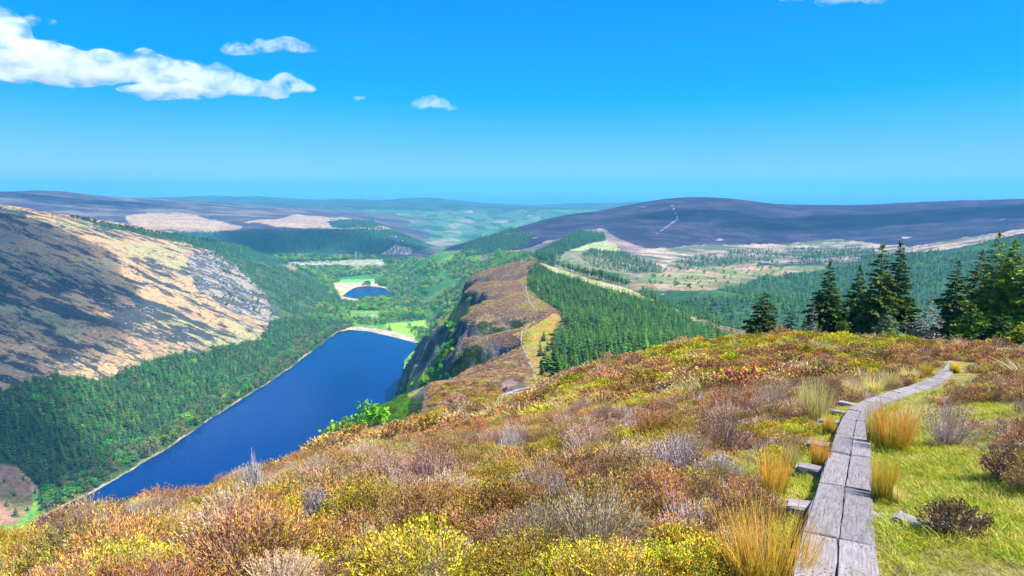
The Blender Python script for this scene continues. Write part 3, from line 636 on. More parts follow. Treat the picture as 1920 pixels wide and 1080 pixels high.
# valley floor
def vtest(X, Y, Z, L, D, GSd, a, b):
    bad = inpoly(a, b, z_marsh) | inpoly(a, b, z_meadow) | inpoly(a, b, z_meadow2) | inpoly(a, b, z_beach) | inpoly(a, b, z_clear) | inpoly(a, b, z_clear2) | inpoly(a, b, [(655, 582), (715, 582), (715, 600), (655, 600)])
    return ~bad & (GSd > 7) & (Y > 1640) & (fbm(X, Y, 70, 3, 74) > -.45) & ~inpoly(a, b, z_shore)
pt, a, b, D = sample(None, (-1000, 0, 1640, 2900), 8.0, [7, 5], test=vtest); con = (fbm(pt[:, 0], pt[:, 1], 90, 3, 75) > .22) | ((a < 640) & (b > 560) & (rng.random(len(pt)) < .6))
wood('valley_conifers', pt[con], 12, 22, C_con, [0, 1, 2, 3]); pb, pr = nearest(pt[~con], 110); individual_brd.append((pb, 'valley'))
wood('valley_broadleaf_wood', pr, 8, 14, C_brd, [0, 1, 2, 3, 4], [.3, .35, .15, .12, .08])
# slopes across the valley
arm_poly = [(735, 545), (770, 500), (860, 470), (905, 470), (1005, 480), (1000, 500), (960, 520), (930, 540), (880, 580), (850, 600), (815, 640), (780, 640), (760, 600)]
pt, a, b, D = sample(arm_poly, (-500, 120, 1550, 2750), 9.5, [3, 7]); n_ = fbm(pt[:, 0], pt[:, 1], 110, 4, 76); k = n_ > -.2; pt = pt[k]; n_ = n_[k]; con = (n_ > .12)
wood('slope_broadleaf_wood', pt[~con], 7, 12, C_brd, [0, 1, 3, 4], [.3, .3, .25, .15]); wood('slope_conifers', pt[con], 9, 16, C_con, [0, 1, 2, 3])
pt, a, b, D = sample(z_armcon, (-250, 150, 2300, 2950), 11, [3]); wood('slope_plantation', pt, 11, 17, C_con, [0, 1, 2])
pt, a, b, D = sample(z_cop, (0, 420, 1500, 2800), 9, [3]); wood('hilltop_conifers', pt, 13, 20, C_con, [0, 1, 2])
pt, a, b, D = sample(z_belt1, (100, 500, 1200, 2600), 9, [3]); wood('bog_conifers', pt, 10, 17, C_con, [0, 1, 2])
pt, a, b, D = sample(z_belt2, (300, 1400, 1500, 2700), 12, [3]); k = fbm(pt[:, 0], pt[:, 1] * .5, 60, 3, 77) > -.15; wood('moor_foot_conifers', pt[k], 10, 18, C_con, [0, 1, 2])
pt, a, b, D = sample(z_right, (150, 1900, 650, 2500), 9.5, [3, 1]); k = fbm(pt[:, 0], pt[:, 1], 120, 4, 78) > -.33; wood('valley_plantation', pt[k], 9, 17, C_con, [0, 1, 2, 3, 4])
pt, a, b, D = sample([(1190, 506), (1420, 500), (1560, 502), (1330, 540), (1200, 545)], (200, 900, 1200, 2200), 26, [3]); k = rng.random(len(pt)) < .45; wood('scattered_bushes', pt[k], 4, 9, C_brd, [0, 1, 2])
pt, a, b, D = sample(z_foot + [], (400, 1700, 1700, 2700), 34, [3]); k = fbm(pt[:, 0], pt[:, 1], 150, 3, 79) > .15; wood('foot_scrub', pt[k], 5, 11, C_con, [0, 1, 2])
# plantation on the back of the ridge
pt, a, b, D = sample(z_plant, (-20, 420, 180, 1000), 4.2, [0, 1], test=lambda X, Y, Z, L, D, G_, a, b: (D < 1) & (np.hypot(X, Y) > 195))
pn, pr = nearest(pt, 190); individual_con.append(pn)
wood('ridge_plantation', pr, 6.5, 9.5, C_con, [0, 1, 2, 3, 4], [.28, .28, .2, .12, .12])
# tall edge of the plantation beyond the felled strip
sp = [(1000, 484), (1036, 494), (1094, 513), (1194, 540), (1255, 563), (1316, 594)]
def beyond(X, Y, Z, L, D, G_, a, b):
    line = np.interp(a, [p[0] for p in sp], [p[1] for p in sp]); return (a > 985) & (a < 1330) & (b < line + 6) & (b > line - 14) & (Y < 1060)
pt, a, b, D = sample(None, (20, 420, 740, 1100), 4.5, [1, 3], test=beyond)
tall = []
for i in range(3):
    q = conifer(1, .17, 8, 8, *pine_c, bare=.48, droop=.3); q.tube([(0, 0, -.05), (0, 0, .55)], .014, .01, (.42, .37, .33), 4); tall.append(q.mesh('tall_conifer', M_needle))
wood('tall_conifer_edge', pt, 13, 18, coll('tall_conifer_shapes', tall), [0, 1, 2])
# scrub on the cliffs
pt, a, b, D = sample(None, (-260, 40, 200, 1350), 8, [1, 2], test=lambda X, Y, Z, L, D, G_, a, b: (D > 5) & (fbm(X, Y, 45, 3, 80) > .10) & (Z > 3) & (a > 600))
p2, a2, b2, D2 = sample(None, (-200, 0, 130, 600), 4.2, [0, 1], test=lambda X, Y, Z, L, D, G_, a, b: (D > 11) & (fbm(X, Y, 30, 3, 89) > -.30) & (a > 600) & (a < 905) & (b > 640) & (b < 880))
rng.shuffle(p2); pt = np.r_[p2[160:], pt]
pn = p2[:160]; pr = pt; individual_brd.append((pn, 'cliff')); wood('cliff_scrub', pr, 3, 7, C_brd, [0, 1, 2, 1])

# ------------------------------------------------------------------ individual trees
def copy_tree(src, loc, rz, sc, label, group):
    r = src.copy(); S.collection.objects.link(r); r.location = loc; r.rotation_euler = (rng.normal() * .02, rng.normal() * .02, rz); r.scale = sc; r['label'] = label; r['group'] = group
    for ch in src.children:
        c = ch.copy(); S.collection.objects.link(c); c.parent = r
    return r
def new_tree(name, crown, trunk, trunk_mat, leaf, cat):
    t = bpy.data.objects.new(name, None); S.collection.objects.link(t); t['category'] = cat
    link('crown', crown.mesh('crown', leaf), t); link('trunk', trunk.mesh('trunk', trunk_mat, True), t); return t
def place(t, first, loc, rz, sc, label, group):
    if first:
        t.location = loc; t.rotation_euler = (0, 0, rz); t.scale = sc; t['label'] = label
        if group: t['group'] = group
        return t
    return copy_tree(t, loc, rz, sc, label, group)
con_src = [new_tree('conifer', conifer(1, .21 + .03 * i, 15, 11, *(pine_c if i < 3 else ((.08, .17, .02), (.16, .26, .03))), droop=.4), trunk_q(1, .016), M_bark, M_needle, 'conifer') for i in range(5)]
used = set()
for p in individual_con[0]:
    i = int(rng.choice(5, p=[.25, .2, .2, .2, .15])); h = rng.uniform(5.5, 9) * rng.choice([1, 1, .65, .8])
    first = i not in used; used.add(i)
    place(con_src[i], first, (p[0], p[1], p[2] - .3), rng.random() * 6.28, (h * rng.uniform(.9, 1.2), h * rng.uniform(.9, 1.2), h), 'green conifer on the near edge of the plantation below the ridge path', 'conifers at the near edge of the ridge plantation')
brd_src = {}
for key, specs in (('valley', [((.09, .30, .03), (.17, .42, .04)), ((.18, .40, .025), (.30, .52, .04)), ((.34, .40, .03), (.46, .48, .05))]), ('cliff', [((.14, .34, .012), (.25, .46, .02)), ((.09, .25, .015), (.17, .36, .02))])):
    brd_src[key] = []
    for c0, c1 in specs:
        q, cs = broadleaf(1, .40, 12, 42, c0, c1, .10, .2); brd_src[key].append(new_tree('broadleaf_tree', q, limbs(cs, 1, .025), M_pale if key == 'cliff' else M_bark, M_broad, 'tree'))
used = set()
for pts, key in individual_brd:
    for p in pts:
        i = int(rng.integers(len(brd_src[key]))); first = (key, i) not in used; used.add((key, i))
        h = rng.uniform(6, 11) if key == 'valley' else rng.uniform(3.5, 7.5) * float(np.clip(p[1] / 240, .55, 1))
        lab = 'broadleaf tree in fresh leaf among the valley trees beyond the far shore of the lake' if key == 'valley' else 'small bright green tree growing on the steep cliff above the lake'
        place(brd_src[key][i], first, (p[0], p[1], p[2] - .3), rng.random() * 6.28, (h, h, h * rng.uniform(.9, 1.1)), lab, 'valley trees nearest the lake' if key == 'valley' else 'small trees on the cliff')
for j, (px, py, hh) in enumerate(((1013, 668, 9), (1021, 690, 10), (1030, 700, 9), (1016, 704, 6), (1044, 708, 10), (1027, 660, 8), (1019, 640, 7), (1060, 716, 8), (1038, 684, 9))):
    a, b = ray(px, py); Y = np.geomspace(150, 900, 900); zz = height(a * Y, Y)[0]; i = int(np.argmax(EYE + b * Y < zz)); k = (j * 2) % 5
    place(con_src[k], False, (a * Y[i], Y[i], zz[i] - .3), j * 1.7, (hh * 1.1, hh * 1.1, hh), 'loose conifer beside the ridge boardwalk at the corner of the plantation', 'conifers beside the ridge boardwalk')
for j, (px, py, hh) in enumerate(((28, 930, 11), (44, 900, 8), (52, 958, 7), (14, 950, 10), (30, 968, 12), (66, 925, 9), (8, 905, 7))):
    a, b = ray(px, py); Y = np.geomspace(500, 1500, 900); zz = height(a * Y, Y)[0]; i = int(np.argmax(EYE + b * Y < zz)); k = j % 5
    place(con_src[k], False, (a * Y[i], Y[i], zz[i] - .3), j * 1.7, (hh, hh, hh), 'dark conifer on the bare pinkish ground at the near end of the lake', 'conifers on the bare ground by the lake')
for lst in list(brd_src.values()) + [con_src]:
    for t in lst:
        if 'label' not in t:
            for c in list(t.children): bpy.data.objects.remove(c)
            bpy.data.objects.remove(t)
# pines along the crest of the left hill
pine_src = []
for i in range(3):
    q, cs = broadleaf(1, .42, 9, 26, (.02, .055, .02), (.05, .09, .025), .12, .45); pine_src.append(new_tree('pine_tree', q, limbs(cs, 1, .03, (.12, .08, .06)), M_bark, M_needle, 'pine'))
crest = [(134, 409), (160, 413), (200, 424), (240, 433), (300, 443), (340, 452), (380, 462), (420, 472)]
for j in range(46):
    px = 134 + (j / 45) ** 1.1 * 280 + rng.uniform(-3, 3); py = np.interp(px, [c[0] for c in crest], [c[1] for c in crest]) + rng.uniform(0, 7)
    Y = np.interp(px, [0, 160, 300, 480], [1750, 1930, 2080, 2260]); x, y, z = P(px, py, Y); z = float(height(np.array([x]), np.array([y]))[0][0]); h = rng.uniform(9, 15)
    place(pine_src[j % 3], j < 3, (x, y, z - .3), rng.random() * 6.28, (h, h, h), 'dark round-topped pine in the row along the crest of the left hillside', 'pines along the crest of the hillside')

# ------------------------------------------------------------------ clouds: lumpy bodies of drifting droplets, well above the haze
def cloud_mat(dens, sc, lo, hi, name='cloud'):
    n = NB(name); p = n.pos((1, 1, 1.5)); f = n.noise(sc, 8, .68, p, .6)
    v = n.n('ShaderNodeVolumePrincipled'); v.inputs['Color'].default_value = (1.0, 1.0, 1.0, 1); v.inputs['Anisotropy'].default_value = 0.15
    n.l(n.math('MULTIPLY', n.ramp(f, lo, hi), dens), v.inputs['Density']); n.l(v.outputs[0], n.out.inputs['Volume']); return n.m
def lump(name, balls, m, vox, rough):
    """union of balls with a billowing surface, flat-bottomed"""
    bm = bmesh.new()
    for (x, y, z), (rx, ry, rz) in balls:
        r = bmesh.ops.create_icosphere(bm, subdivisions=3, radius=1.0)
        for q in r['verts']: q.co = (x + q.co.x * rx, y + q.co.y * ry, z + q.co.z * rz * (1 if q.co.z > 0 else .55))
    me = bpy.data.meshes.new(name); bm.to_mesh(me); bm.free(); o = bpy.data.objects.new(name, me); S.collection.objects.link(o)
    rm = o.modifiers.new('r', 'REMESH'); rm.mode = 'VOXEL'; rm.voxel_size = vox
    ev = o.evaluated_get(bpy.context.evaluated_depsgraph_get()); m2 = bpy.data.meshes.new_from_object(ev); o.modifiers.clear(); o.data = m2; m2.materials.clear(); m2.materials.append(m)
    n = len(m2.vertices); co = np.empty(n * 3, np.float32); m2.vertices.foreach_get('co', co); co = co.reshape(-1, 3).astype(float); no = np.empty(n * 3, np.float32); m2.vertices.foreach_get('normal', no); no = no.reshape(-1, 3)
    s = rough * 5; d = fbm(co[:, 0] + co[:, 1] * .6, co[:, 2] * 1.3 + co[:, 1] * .5, s, 4, 91) + .5 * fbm(co[:, 0] - co[:, 1] * .4, co[:, 2] + co[:, 1] * .8, s * .4, 3, 95)
    co += no * (d * rough)[:, None]; m2.vertices.foreach_set('co', co.astype(np.float32).ravel()); m2.update(); return o
def sky_cloud(puffs, Y, label, m, vox=14, rough=22, thick=.9):
    balls = []
    for px, py, rx, ry in puffs:
        x, y, z = P(px, py, Y); k = Y / 1250; balls.append(((x, Y + rng.uniform(-.4, .4) * rx * k, z), (rx * k, rx * k * thick, ry * k)))
    o = lump('cloud', balls, m, vox * Y / 4000, rough * Y / 4000); o['label'] = label; o['category'] = 'cloud'; o['group'] = 'clouds in the sky'; return o
m_c = cloud_mat(.017, .0085, .40, .70); m_thin = cloud_mat(.013, .012, .42, .72, 'thin_cloud')
big = [(-60, 110, 110, 75), (0, 60, 55, 45), (20, 110, 70, 45), (60, 115, 60, 38), (110, 118, 55, 36), (150, 125, 50, 30), (200, 125, 46, 30), (240, 132, 44, 28), (275, 118, 36, 26), (300, 140, 52, 32), (340, 145, 46, 32), (375, 150, 40, 30), (405, 140, 30, 22), (430, 160, 40, 26), (470, 168, 36, 20), (500, 172, 40, 20), (540, 160, 30, 22), (565, 166, 28, 12), (180, 148, 90, 14), (90, 150, 100, 12), (330, 176, 90, 14), (65, 42, 16, 14)]
sky_cloud(big, 4000, 'long white cloud bank reaching in from the left edge of the sky', m_c)
sky_cloud([(440, 94, 26, 14), (470, 96, 28, 9), (505, 90, 28, 14), (535, 84, 28, 16), (560, 90, 26, 12), (580, 92, 14, 8)], 4200, 'thin white cloud floating above the right end of the long cloud bank', m_thin, 8, 12)
sky_cloud([(788, 198, 18, 12), (805, 190, 18, 13), (825, 196, 22, 12), (845, 202, 14, 7)], 4600, 'small compact white cloud alone in the middle of the sky', m_c, 7, 9)
sky_cloud([(670, 185, 9, 5), (680, 184, 8, 4)], 4600, 'tiny cloud scrap just left of the small middle cloud', m_thin, 5, 4)
sky_cloud([(1550, 4, 24, 12), (1580, 0, 30, 12), (1640, -2, 22, 14), (1650, 4, 10, 9), (1490, -6, 30, 7), (1610, -10, 40, 10)], 3600, 'white cloud edge at the top of the sky towards the right', m_thin, 8, 9)
sky_cloud([(98, 41, 9, 5), (92, 43, 6, 4)], 4100, 'tiny wisp above the long cloud bank at the upper left', m_thin, 4, 3)
# clouds overhead, out of the picture, whose shade lies on the hills
m_over = bpy.data.materials.new('cloud_overhead'); m_over.use_nodes = True; t_ = m_over.node_tree; t_.nodes.clear()
v_ = t_.nodes.new('ShaderNodeVolumePrincipled'); v_.inputs['Density'].default_value = .014; v_.inputs['Color'].default_value = (1, 1, 1, 1); o_ = t_.nodes.new('ShaderNodeOutputMaterial'); t_.links.new(v_.outputs[0], o_.inputs['Volume'])
def shade_cloud(spots, h, label):
    balls = []
    for x, y, z, rx, ry in spots:
        k = (h - z) / SUN.z; balls.append(((x + SUN.x * k, y + SUN.y * k, h), (rx, ry, 75)))
    o = lump('cloud', balls, m_over, 22, 45); o['label'] = label; o['category'] = 'cloud'; o['group'] = 'clouds in the sky'; return o
SHADES = True
if SHADES:
    shade_cloud([(-1150, 1500, 260, 330, 230), (-980, 1400, 190, 260, 160), (-850, 1150, 110, 180, 170), (-1250, 1250, 300, 260, 220), (-900, 950, 100, 330, 140), (-700, 820, 40, 220, 120), (-1000, 1250, 180, 200, 150)], 1250, 'broad cloud overhead whose shadow lies on the left hillside')
    shade_cloud([(1200, 2750, 210, 420, 170), (1700, 2800, 210, 520, 200), (750, 2850, 250, 260, 120), (2200, 2700, 230, 500, 220)], 1500, 'broad cloud overhead whose shadow lies on the dark mountain to the right')
    shade_cloud([(-1000, 3150, 130, 420, 260), (-500, 3050, 110, 350, 200)], 1700, 'cloud overhead whose shadow lies on the dark forest beyond the valley')

# ------------------------------------------------------------------ spruces behind the brow of the moor
# px of the trunk, py of the tip, forward distance, kind, half width px, label
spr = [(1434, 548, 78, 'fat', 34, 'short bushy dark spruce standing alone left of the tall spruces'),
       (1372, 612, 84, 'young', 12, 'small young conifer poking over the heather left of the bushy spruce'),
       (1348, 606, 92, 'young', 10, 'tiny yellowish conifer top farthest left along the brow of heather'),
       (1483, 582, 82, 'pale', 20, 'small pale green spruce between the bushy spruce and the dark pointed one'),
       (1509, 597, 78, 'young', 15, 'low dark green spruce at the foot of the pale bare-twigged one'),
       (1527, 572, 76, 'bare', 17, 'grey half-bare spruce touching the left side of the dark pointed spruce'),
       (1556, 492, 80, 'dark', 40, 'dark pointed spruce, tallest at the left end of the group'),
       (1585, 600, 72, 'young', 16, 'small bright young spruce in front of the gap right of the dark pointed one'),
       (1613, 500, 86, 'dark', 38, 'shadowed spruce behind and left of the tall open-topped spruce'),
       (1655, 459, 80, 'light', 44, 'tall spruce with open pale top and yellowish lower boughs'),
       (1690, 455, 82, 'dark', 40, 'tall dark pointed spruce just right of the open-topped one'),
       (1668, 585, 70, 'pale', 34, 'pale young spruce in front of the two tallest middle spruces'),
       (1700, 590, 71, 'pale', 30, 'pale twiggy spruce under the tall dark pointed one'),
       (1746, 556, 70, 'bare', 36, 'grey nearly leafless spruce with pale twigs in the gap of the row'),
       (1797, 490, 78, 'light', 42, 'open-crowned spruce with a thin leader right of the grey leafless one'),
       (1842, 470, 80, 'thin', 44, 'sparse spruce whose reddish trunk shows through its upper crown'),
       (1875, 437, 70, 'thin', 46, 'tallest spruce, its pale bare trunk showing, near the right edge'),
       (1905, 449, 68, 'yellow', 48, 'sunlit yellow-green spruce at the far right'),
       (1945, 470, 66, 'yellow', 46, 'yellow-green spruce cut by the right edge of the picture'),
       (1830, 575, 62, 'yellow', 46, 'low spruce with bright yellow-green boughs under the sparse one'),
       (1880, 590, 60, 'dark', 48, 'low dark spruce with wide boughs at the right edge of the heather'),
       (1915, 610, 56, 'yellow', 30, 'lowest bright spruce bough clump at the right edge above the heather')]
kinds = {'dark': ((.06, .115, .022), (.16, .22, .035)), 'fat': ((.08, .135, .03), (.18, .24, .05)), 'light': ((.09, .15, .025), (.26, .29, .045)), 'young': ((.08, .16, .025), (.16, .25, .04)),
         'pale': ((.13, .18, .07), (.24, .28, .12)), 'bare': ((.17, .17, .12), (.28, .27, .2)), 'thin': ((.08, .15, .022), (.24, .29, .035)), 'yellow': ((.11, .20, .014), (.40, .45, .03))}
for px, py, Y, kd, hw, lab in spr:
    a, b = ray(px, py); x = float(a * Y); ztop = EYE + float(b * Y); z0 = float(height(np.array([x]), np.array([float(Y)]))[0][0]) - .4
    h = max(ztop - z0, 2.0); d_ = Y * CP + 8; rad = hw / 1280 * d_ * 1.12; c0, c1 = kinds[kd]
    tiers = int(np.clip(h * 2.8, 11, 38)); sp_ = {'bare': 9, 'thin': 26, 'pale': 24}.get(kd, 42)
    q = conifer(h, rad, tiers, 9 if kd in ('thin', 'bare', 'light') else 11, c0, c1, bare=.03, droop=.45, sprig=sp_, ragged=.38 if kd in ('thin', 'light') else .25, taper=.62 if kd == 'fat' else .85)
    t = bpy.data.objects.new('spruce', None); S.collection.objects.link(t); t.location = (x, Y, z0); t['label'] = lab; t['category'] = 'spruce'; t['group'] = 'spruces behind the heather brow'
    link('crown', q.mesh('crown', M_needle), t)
    tc = (.34, .22, .16) if kd == 'thin' else (.2, .16, .12)
    tq = trunk_q(h, max(.012 * h, .05), tc)
    for i in range(26 if kd in ('bare', 'thin', 'pale') else 8):
        z = h * rng.uniform(.1, .92); az = rng.random() * 6.28; L = rad * (1 - z / h) * rng.uniform(.6, 1.05); e = np.array((math.cos(az) * L, math.sin(az) * L, -.1 * L))
        tq.tube([(0, 0, z), np.array((0, 0, z)) + e * .5 + np.array((0, 0, .08 * L)), np.array((0, 0, z)) + e], .03, .008, tc, 3)
    link('trunk', tq.mesh('trunk', M_pale if kd in ('bare', 'thin') else M_bark, True), t)

# ------------------------------------------------------------------ heath plants
def bush(rad, h, twigs, per, cols, twig_c, L=.030, W=.0085, up=1.7, bare=0.0):
    """a dome of twigs whose upper halves carry small leaf sprigs"""
    q = Q(); P0 = []; DV = []; CC = []
    for i in range(twigs):
        az = rng.random() * 6.283; e = rng.random() ** .6; tip = np.array((math.cos(az) * rad * e, math.sin(az) * rad * e, h * (1 - .55 * e * e) * rng.uniform(.72, 1.12)))
        b0 = np.array((tip[0] * .25, tip[1] * .25, -.04)); mid = b0 + (tip - b0) * .55 + rng.normal(size=3) * .02
        if i % 2 == 0 or bare: q.strip([b0, mid, tip + (tip - mid) * (.12 if i % 4 == 0 else 0)], .008 + .004 * bare, .0025, np.array(twig_c) * rng.uniform(.7, 1.2))
        if rng.random() < bare: continue
        n = per; t = rng.random(n) ** .5; c = np.array(cols[int(rng.integers(len(cols)))])
        P0.append(mid + (tip - mid) * t[:, None] + rng.normal(size=(n, 3)) * .009); d = (tip - mid) / np.linalg.norm(tip - mid)
        DV.append(d * up + rng.normal(size=(n, 3)) * .65); CC.append(c * rng.uniform(.65, 1.3, (n, 1)))
    if P0:
        p = np.concatenate(P0); q.sprigs(p, np.concatenate(DV), L * rng.uniform(.6, 1.4, len(p)), W, np.concatenate(CC))
    return q
def tuft(n, h, spread, c0, c1, w=.006, bend=.5, base=.05, root=None):
    """bent blades; colour runs from root to tip"""
    q = Q()
    for i in range(n):
        az = rng.random() * 6.283; r = base * math.sqrt(rng.random()); b0 = np.array((math.cos(az) * r, math.sin(az) * r, -.02)); az += rng.normal() * .7
        H = h * rng.uniform(.55, 1.1); o = np.array((math.cos(az), math.sin(az), 0)) * spread * rng.uniform(.2, 1.1)
        k = np.linspace(0, 1, 4)[:, None]; pts = b0 + o * k ** (1 + bend) + np.array((0, 0, H)) * (k - bend * .35 * k * k)
        tipc = mixc(c0, c1, 1)[0] * rng.uniform(.8, 1.2); rc = tipc if root is None else np.array(root) * rng.uniform(.8, 1.2)
        q.strip(pts, w, w * .3, rc + (tipc - rc) * np.clip(k * 1.95 - .25, 0, 1))
    return q
BROWN = [(.56, .31, .07), (.40, .20, .05), (.62, .38, .12), (.24, .125, .05), (.54, .37, .06), (.34, .19, .14), (.25, .135, .10)]
RUST = [(.60, .31, .06), (.60, .37, .07), (.64, .42, .15), (.38, .19, .06), (.42, .24, .16)]
MAUVE = [(.50, .31, .18), (.60, .42, .28), (.36, .21, .12), (.52, .30, .15)]
OLIVE = [(.52, .42, .025), (.62, .49, .03), (.34, .31, .025), (.60, .37, .04)]
LIME = [(.60, .55, .025), (.44, .46, .025), (.68, .56, .035), (.28, .34, .02)]
TW = (.40, .29, .20)
near_shapes = [bush(.26, .30, 95, 10, BROWN, TW).mesh('heather', M_heath), bush(.30, .34, 110, 10, BROWN + MAUVE[:1], TW).mesh('heather', M_heath), bush(.24, .32, 90, 10, RUST, TW).mesh('heather', M_heath),
               bush(.27, .30, 100, 9, MAUVE, (.48, .38, .30)).mesh('heather', M_heath), bush(.25, .27, 100, 8, MAUVE, (.55, .45, .37), bare=.3).mesh('heather', M_heath),
               bush(.27, .20, 100, 11, OLIVE, TW, .024, .015).mesh('bilberry', M_heath), bush(.25, .22, 100, 10, OLIVE + BROWN[:2], TW, .024, .014).mesh('bilberry', M_heath), bush(.26, .17, 110, 12, LIME + OLIVE[:2], TW, .020, .012, .7).mesh('bilberry', M_heath),
               tuft(90, .30, .24, (.62, .50, .20), (.75, .64, .34), .006, .8, .08, (.36, .32, .06)).mesh('straw', M_blade), tuft(80, .26, .22, (.55, .46, .08), (.62, .56, .14), .007, .8, .08, (.3, .34, .03)).mesh('straw', M_blade),
               bush(.24, .30, 60, 3, MAUVE, (.66, .60, .58), bare=.8).mesh('dead_heather', M_heath)]
near_shapes += [bush(.50, .52, 330, 12, BROWN, TW).mesh('heather', M_heath), bush(.46, .50, 300, 12, RUST + BROWN[:2], TW).mesh('heather', M_heath), bush(.52, .55, 320, 11, MAUVE, (.50, .40, .32), bare=.2).mesh('heather', M_heath), bush(.50, .36, 340, 12, OLIVE + BROWN[:1], TW, .02, .012).mesh('bilberry', M_heath)]
C_near = coll('heath_shapes', near_shapes)
far_shapes = [bush(.42, .34, 95, 9, c, TW, .05, .022, 1.4).mesh('far_heather', M_heath) for c in (BROWN, BROWN + OLIVE[:2], RUST, MAUVE)] + [bush(.42, .27, 100, 10, c, TW, .042, .024, 1.0).mesh('far_bilberry', M_heath) for c in (OLIVE, OLIVE + BROWN, LIME)] + [tuft(70, .34, .35, (.62, .50, .20), (.72, .60, .30), .016, .8, .2).mesh('far_straw', M_blade)]
C_far = coll('far_heath_shapes', far_shapes)
turf = [tuft(34, .085, .07, c0, c1, .006, .9, .07).mesh('turf', M_blade) for c0, c1 in (((.38, .40, .03), (.54, .52, .05)), ((.30, .38, .03), (.44, .48, .05)), ((.56, .52, .08), (.68, .60, .16)), ((.52, .38, .17), (.64, .50, .26)))]
C_turf = coll('turf_shapes', turf)
def ring_points(r0, r1, sp, half=R(43)):
    n = int(half * (r1 * r1 - r0 * r0) / (sp * sp)); r = np.sqrt(rng.uniform(r0 * r0, r1 * r1, n)); a = rng.uniform(-half, half, n)
    x = r * np.sin(a); y = r * np.cos(a); z, L, D, _ = height(x, y); return x, y, z, L, D
def heath(name, r0, r1, sp, far):
    x, y, z, L, D = ring_points(r0, r1, sp); u, v = proj(x, y, z)
    G_ = np.where(np.hypot(x, y) < 60, grassiness(x, y), 0); wd = segdist(x, y, walk, closed=False)
    bare = inpoly(u, v, [(935, 706), (985, 708), (1018, 718), (1020, 742), (936, 750)])
    m = (((L == 0) & (D < 26)) | ((L == 1) & (D < 2) & ~inpoly(u, v, z_plant) & ~inpoly(u, v, z_orange))) & (u > -80) & (u < 2000) & (v < 1300) & (G_ < rng.uniform(.25, .8, len(x))) & (wd > .42) & ~bare
    x, y, z, G_, wd = x[m], y[m], z[m], G_[m], wd[m]; n = len(x)
    p = fbm(x, y, 4.0, 4, 81); p2 = fbm(x, y, 1.3, 3, 82) + .5 * fbm(x, y, 5, 2, 85); p3 = fbm(x, y, 2.2, 3, 83); t = rng.random(n)
    u, v = proj(x, y, z)
    p = p + .32 * sstep(760, 640, v) * sstep(1080, 1300, u) * sstep(1900, 1600, u) + .30 * inpoly(u, v, [(-50, 960), (230, 960), (330, 1080), (-50, 1200)]) + .12 * ((v > 880) & (u > 640) & (u < 1350)) - .10 * ((u < 900) & (v < 960)) - .22 * ((u > 1680) & (v < 900))
    if far: k = np.select([p3 > .30, p > .20, p > .02, p2 > .26, p2 > -.14], [7, np.where(t < .55, 6, 4), np.where(t < .4, 5, np.where(t < .7, 4, 0)), 3, np.where(t < .5, 0, 1)], 2)
    else: k = np.select([p3 > .30, p > .20, p > .02, p2 > .27, p2 > -.12], [np.where(t < .5, 8, 9), np.where(t < .55, 7, np.where(t < .9, 5, 9)), np.where(t < .4, 5, np.where(t < .7, 6, 0)), np.where(t < .5, 3, np.where(t < .8, 4, 10)), np.where(t < .5, 0, 1)], np.where(t < .75, 2, 10))
    yl = inpoly(u, v, [(-80, 985), (120, 975), (280, 1010), (330, 1120), (-80, 1400)]) | inpoly(u, v, [(640, 965), (760, 960), (800, 1010), (690, 1040)]); k = np.where(yl & (t < .62), 7 if far else np.where(t < .32, 9, 8), k)
    k = np.where(rng.random(n) < .10, rng.integers(0, 8, n), k)
    if not far: k = np.where(rng.random(n) < .045, 10, k)
    s = rng.uniform(.7, 1.25, n) * (1 + .65 * fbm(x, y, 1.5, 3, 84)) * np.clip(.6 + wd * .12, .6, 1)
    big = (rng.random(n) < .06) & (wd > 1.3); s = np.where(big, s * rng.uniform(1.5, 2.1, n), s) if far else np.where(big, np.clip(s, .75, 1.2), s); s = np.where(~big & (rng.random(n) < .25), s * .6, s)
    if not far: k = np.where(big, np.select([k <= 1, k == 2, (k == 3) | (k == 4) | (k == 10)], [11, 12, 13], 14), k)
    if far: s *= 1 + .45 * sstep(60, 150, np.hypot(x, y))
    return scatter(name, np.stack([x, y, z - .02], 1), rng.uniform(0, 6.28, n), np.stack([s, s, s * rng.uniform(.75, 1.2, n)], 1), k, C_far if far else C_near, rng.normal(size=(n, 2)) * .12)
heath('heath_vegetation', 2.4, 11, .155, False); heath('heath_vegetation', 11, 26, .21, False)
heath('heath_vegetation', 26, 60, .36, True); heath('heath_vegetation', 60, 165, .62, True)
# heather over the ridge beyond
pt, a, b, D = sample(None, (-70, 240, 150, 960), 1.9, [0, 1], test=lambda X, Y, Z, L, D, G_, a, b: (D < 3) & (np.hypot(X, Y) > 160) & ~inpoly(a, b, z_plant) & ~inpoly(a, b, z_strip) & (a < 1120) & ~inpoly(a, b, [(935, 710), (985, 712), (985, 730), (935, 730)]))
o_ = inpoly(a, b, z_orange); t = rng.random(len(pt)); p_ = fbm(pt[:, 0], pt[:, 1], 26, 4, 88); yl = inpoly(a, b, [(890, 575), (1020, 585), (1040, 560), (990, 530), (985, 500), (975, 530), (985, 570), (930, 578)])
k = np.select([o_, yl & (t < .75), p_ > .22, p_ > -.1], [np.where(t < .55, 7, np.where(t < .8, 6, 2)), np.where(t < .4, 6, 7), np.where(t < .6, 4, 7), np.where(t < .55, 0, 3)], np.where(t < .7, 3, 1)); kp = ~o_ | (t < .55); pt, k = pt[kp], k[kp]
s_ = rng.uniform(1.5, 2.8, len(pt)); scatter('ridge_heather', pt - (0, 0, .05), rng.uniform(0, 6.28, len(pt)), np.stack([s_, s_, s_ * .62], 1), k, C_far, rng.normal(size=(len(pt), 2)) * .1)
x, y, z, L, D = ring_points(2.4, 22, .062); m = L == 0; x, y, z = x[m], y[m], z[m]
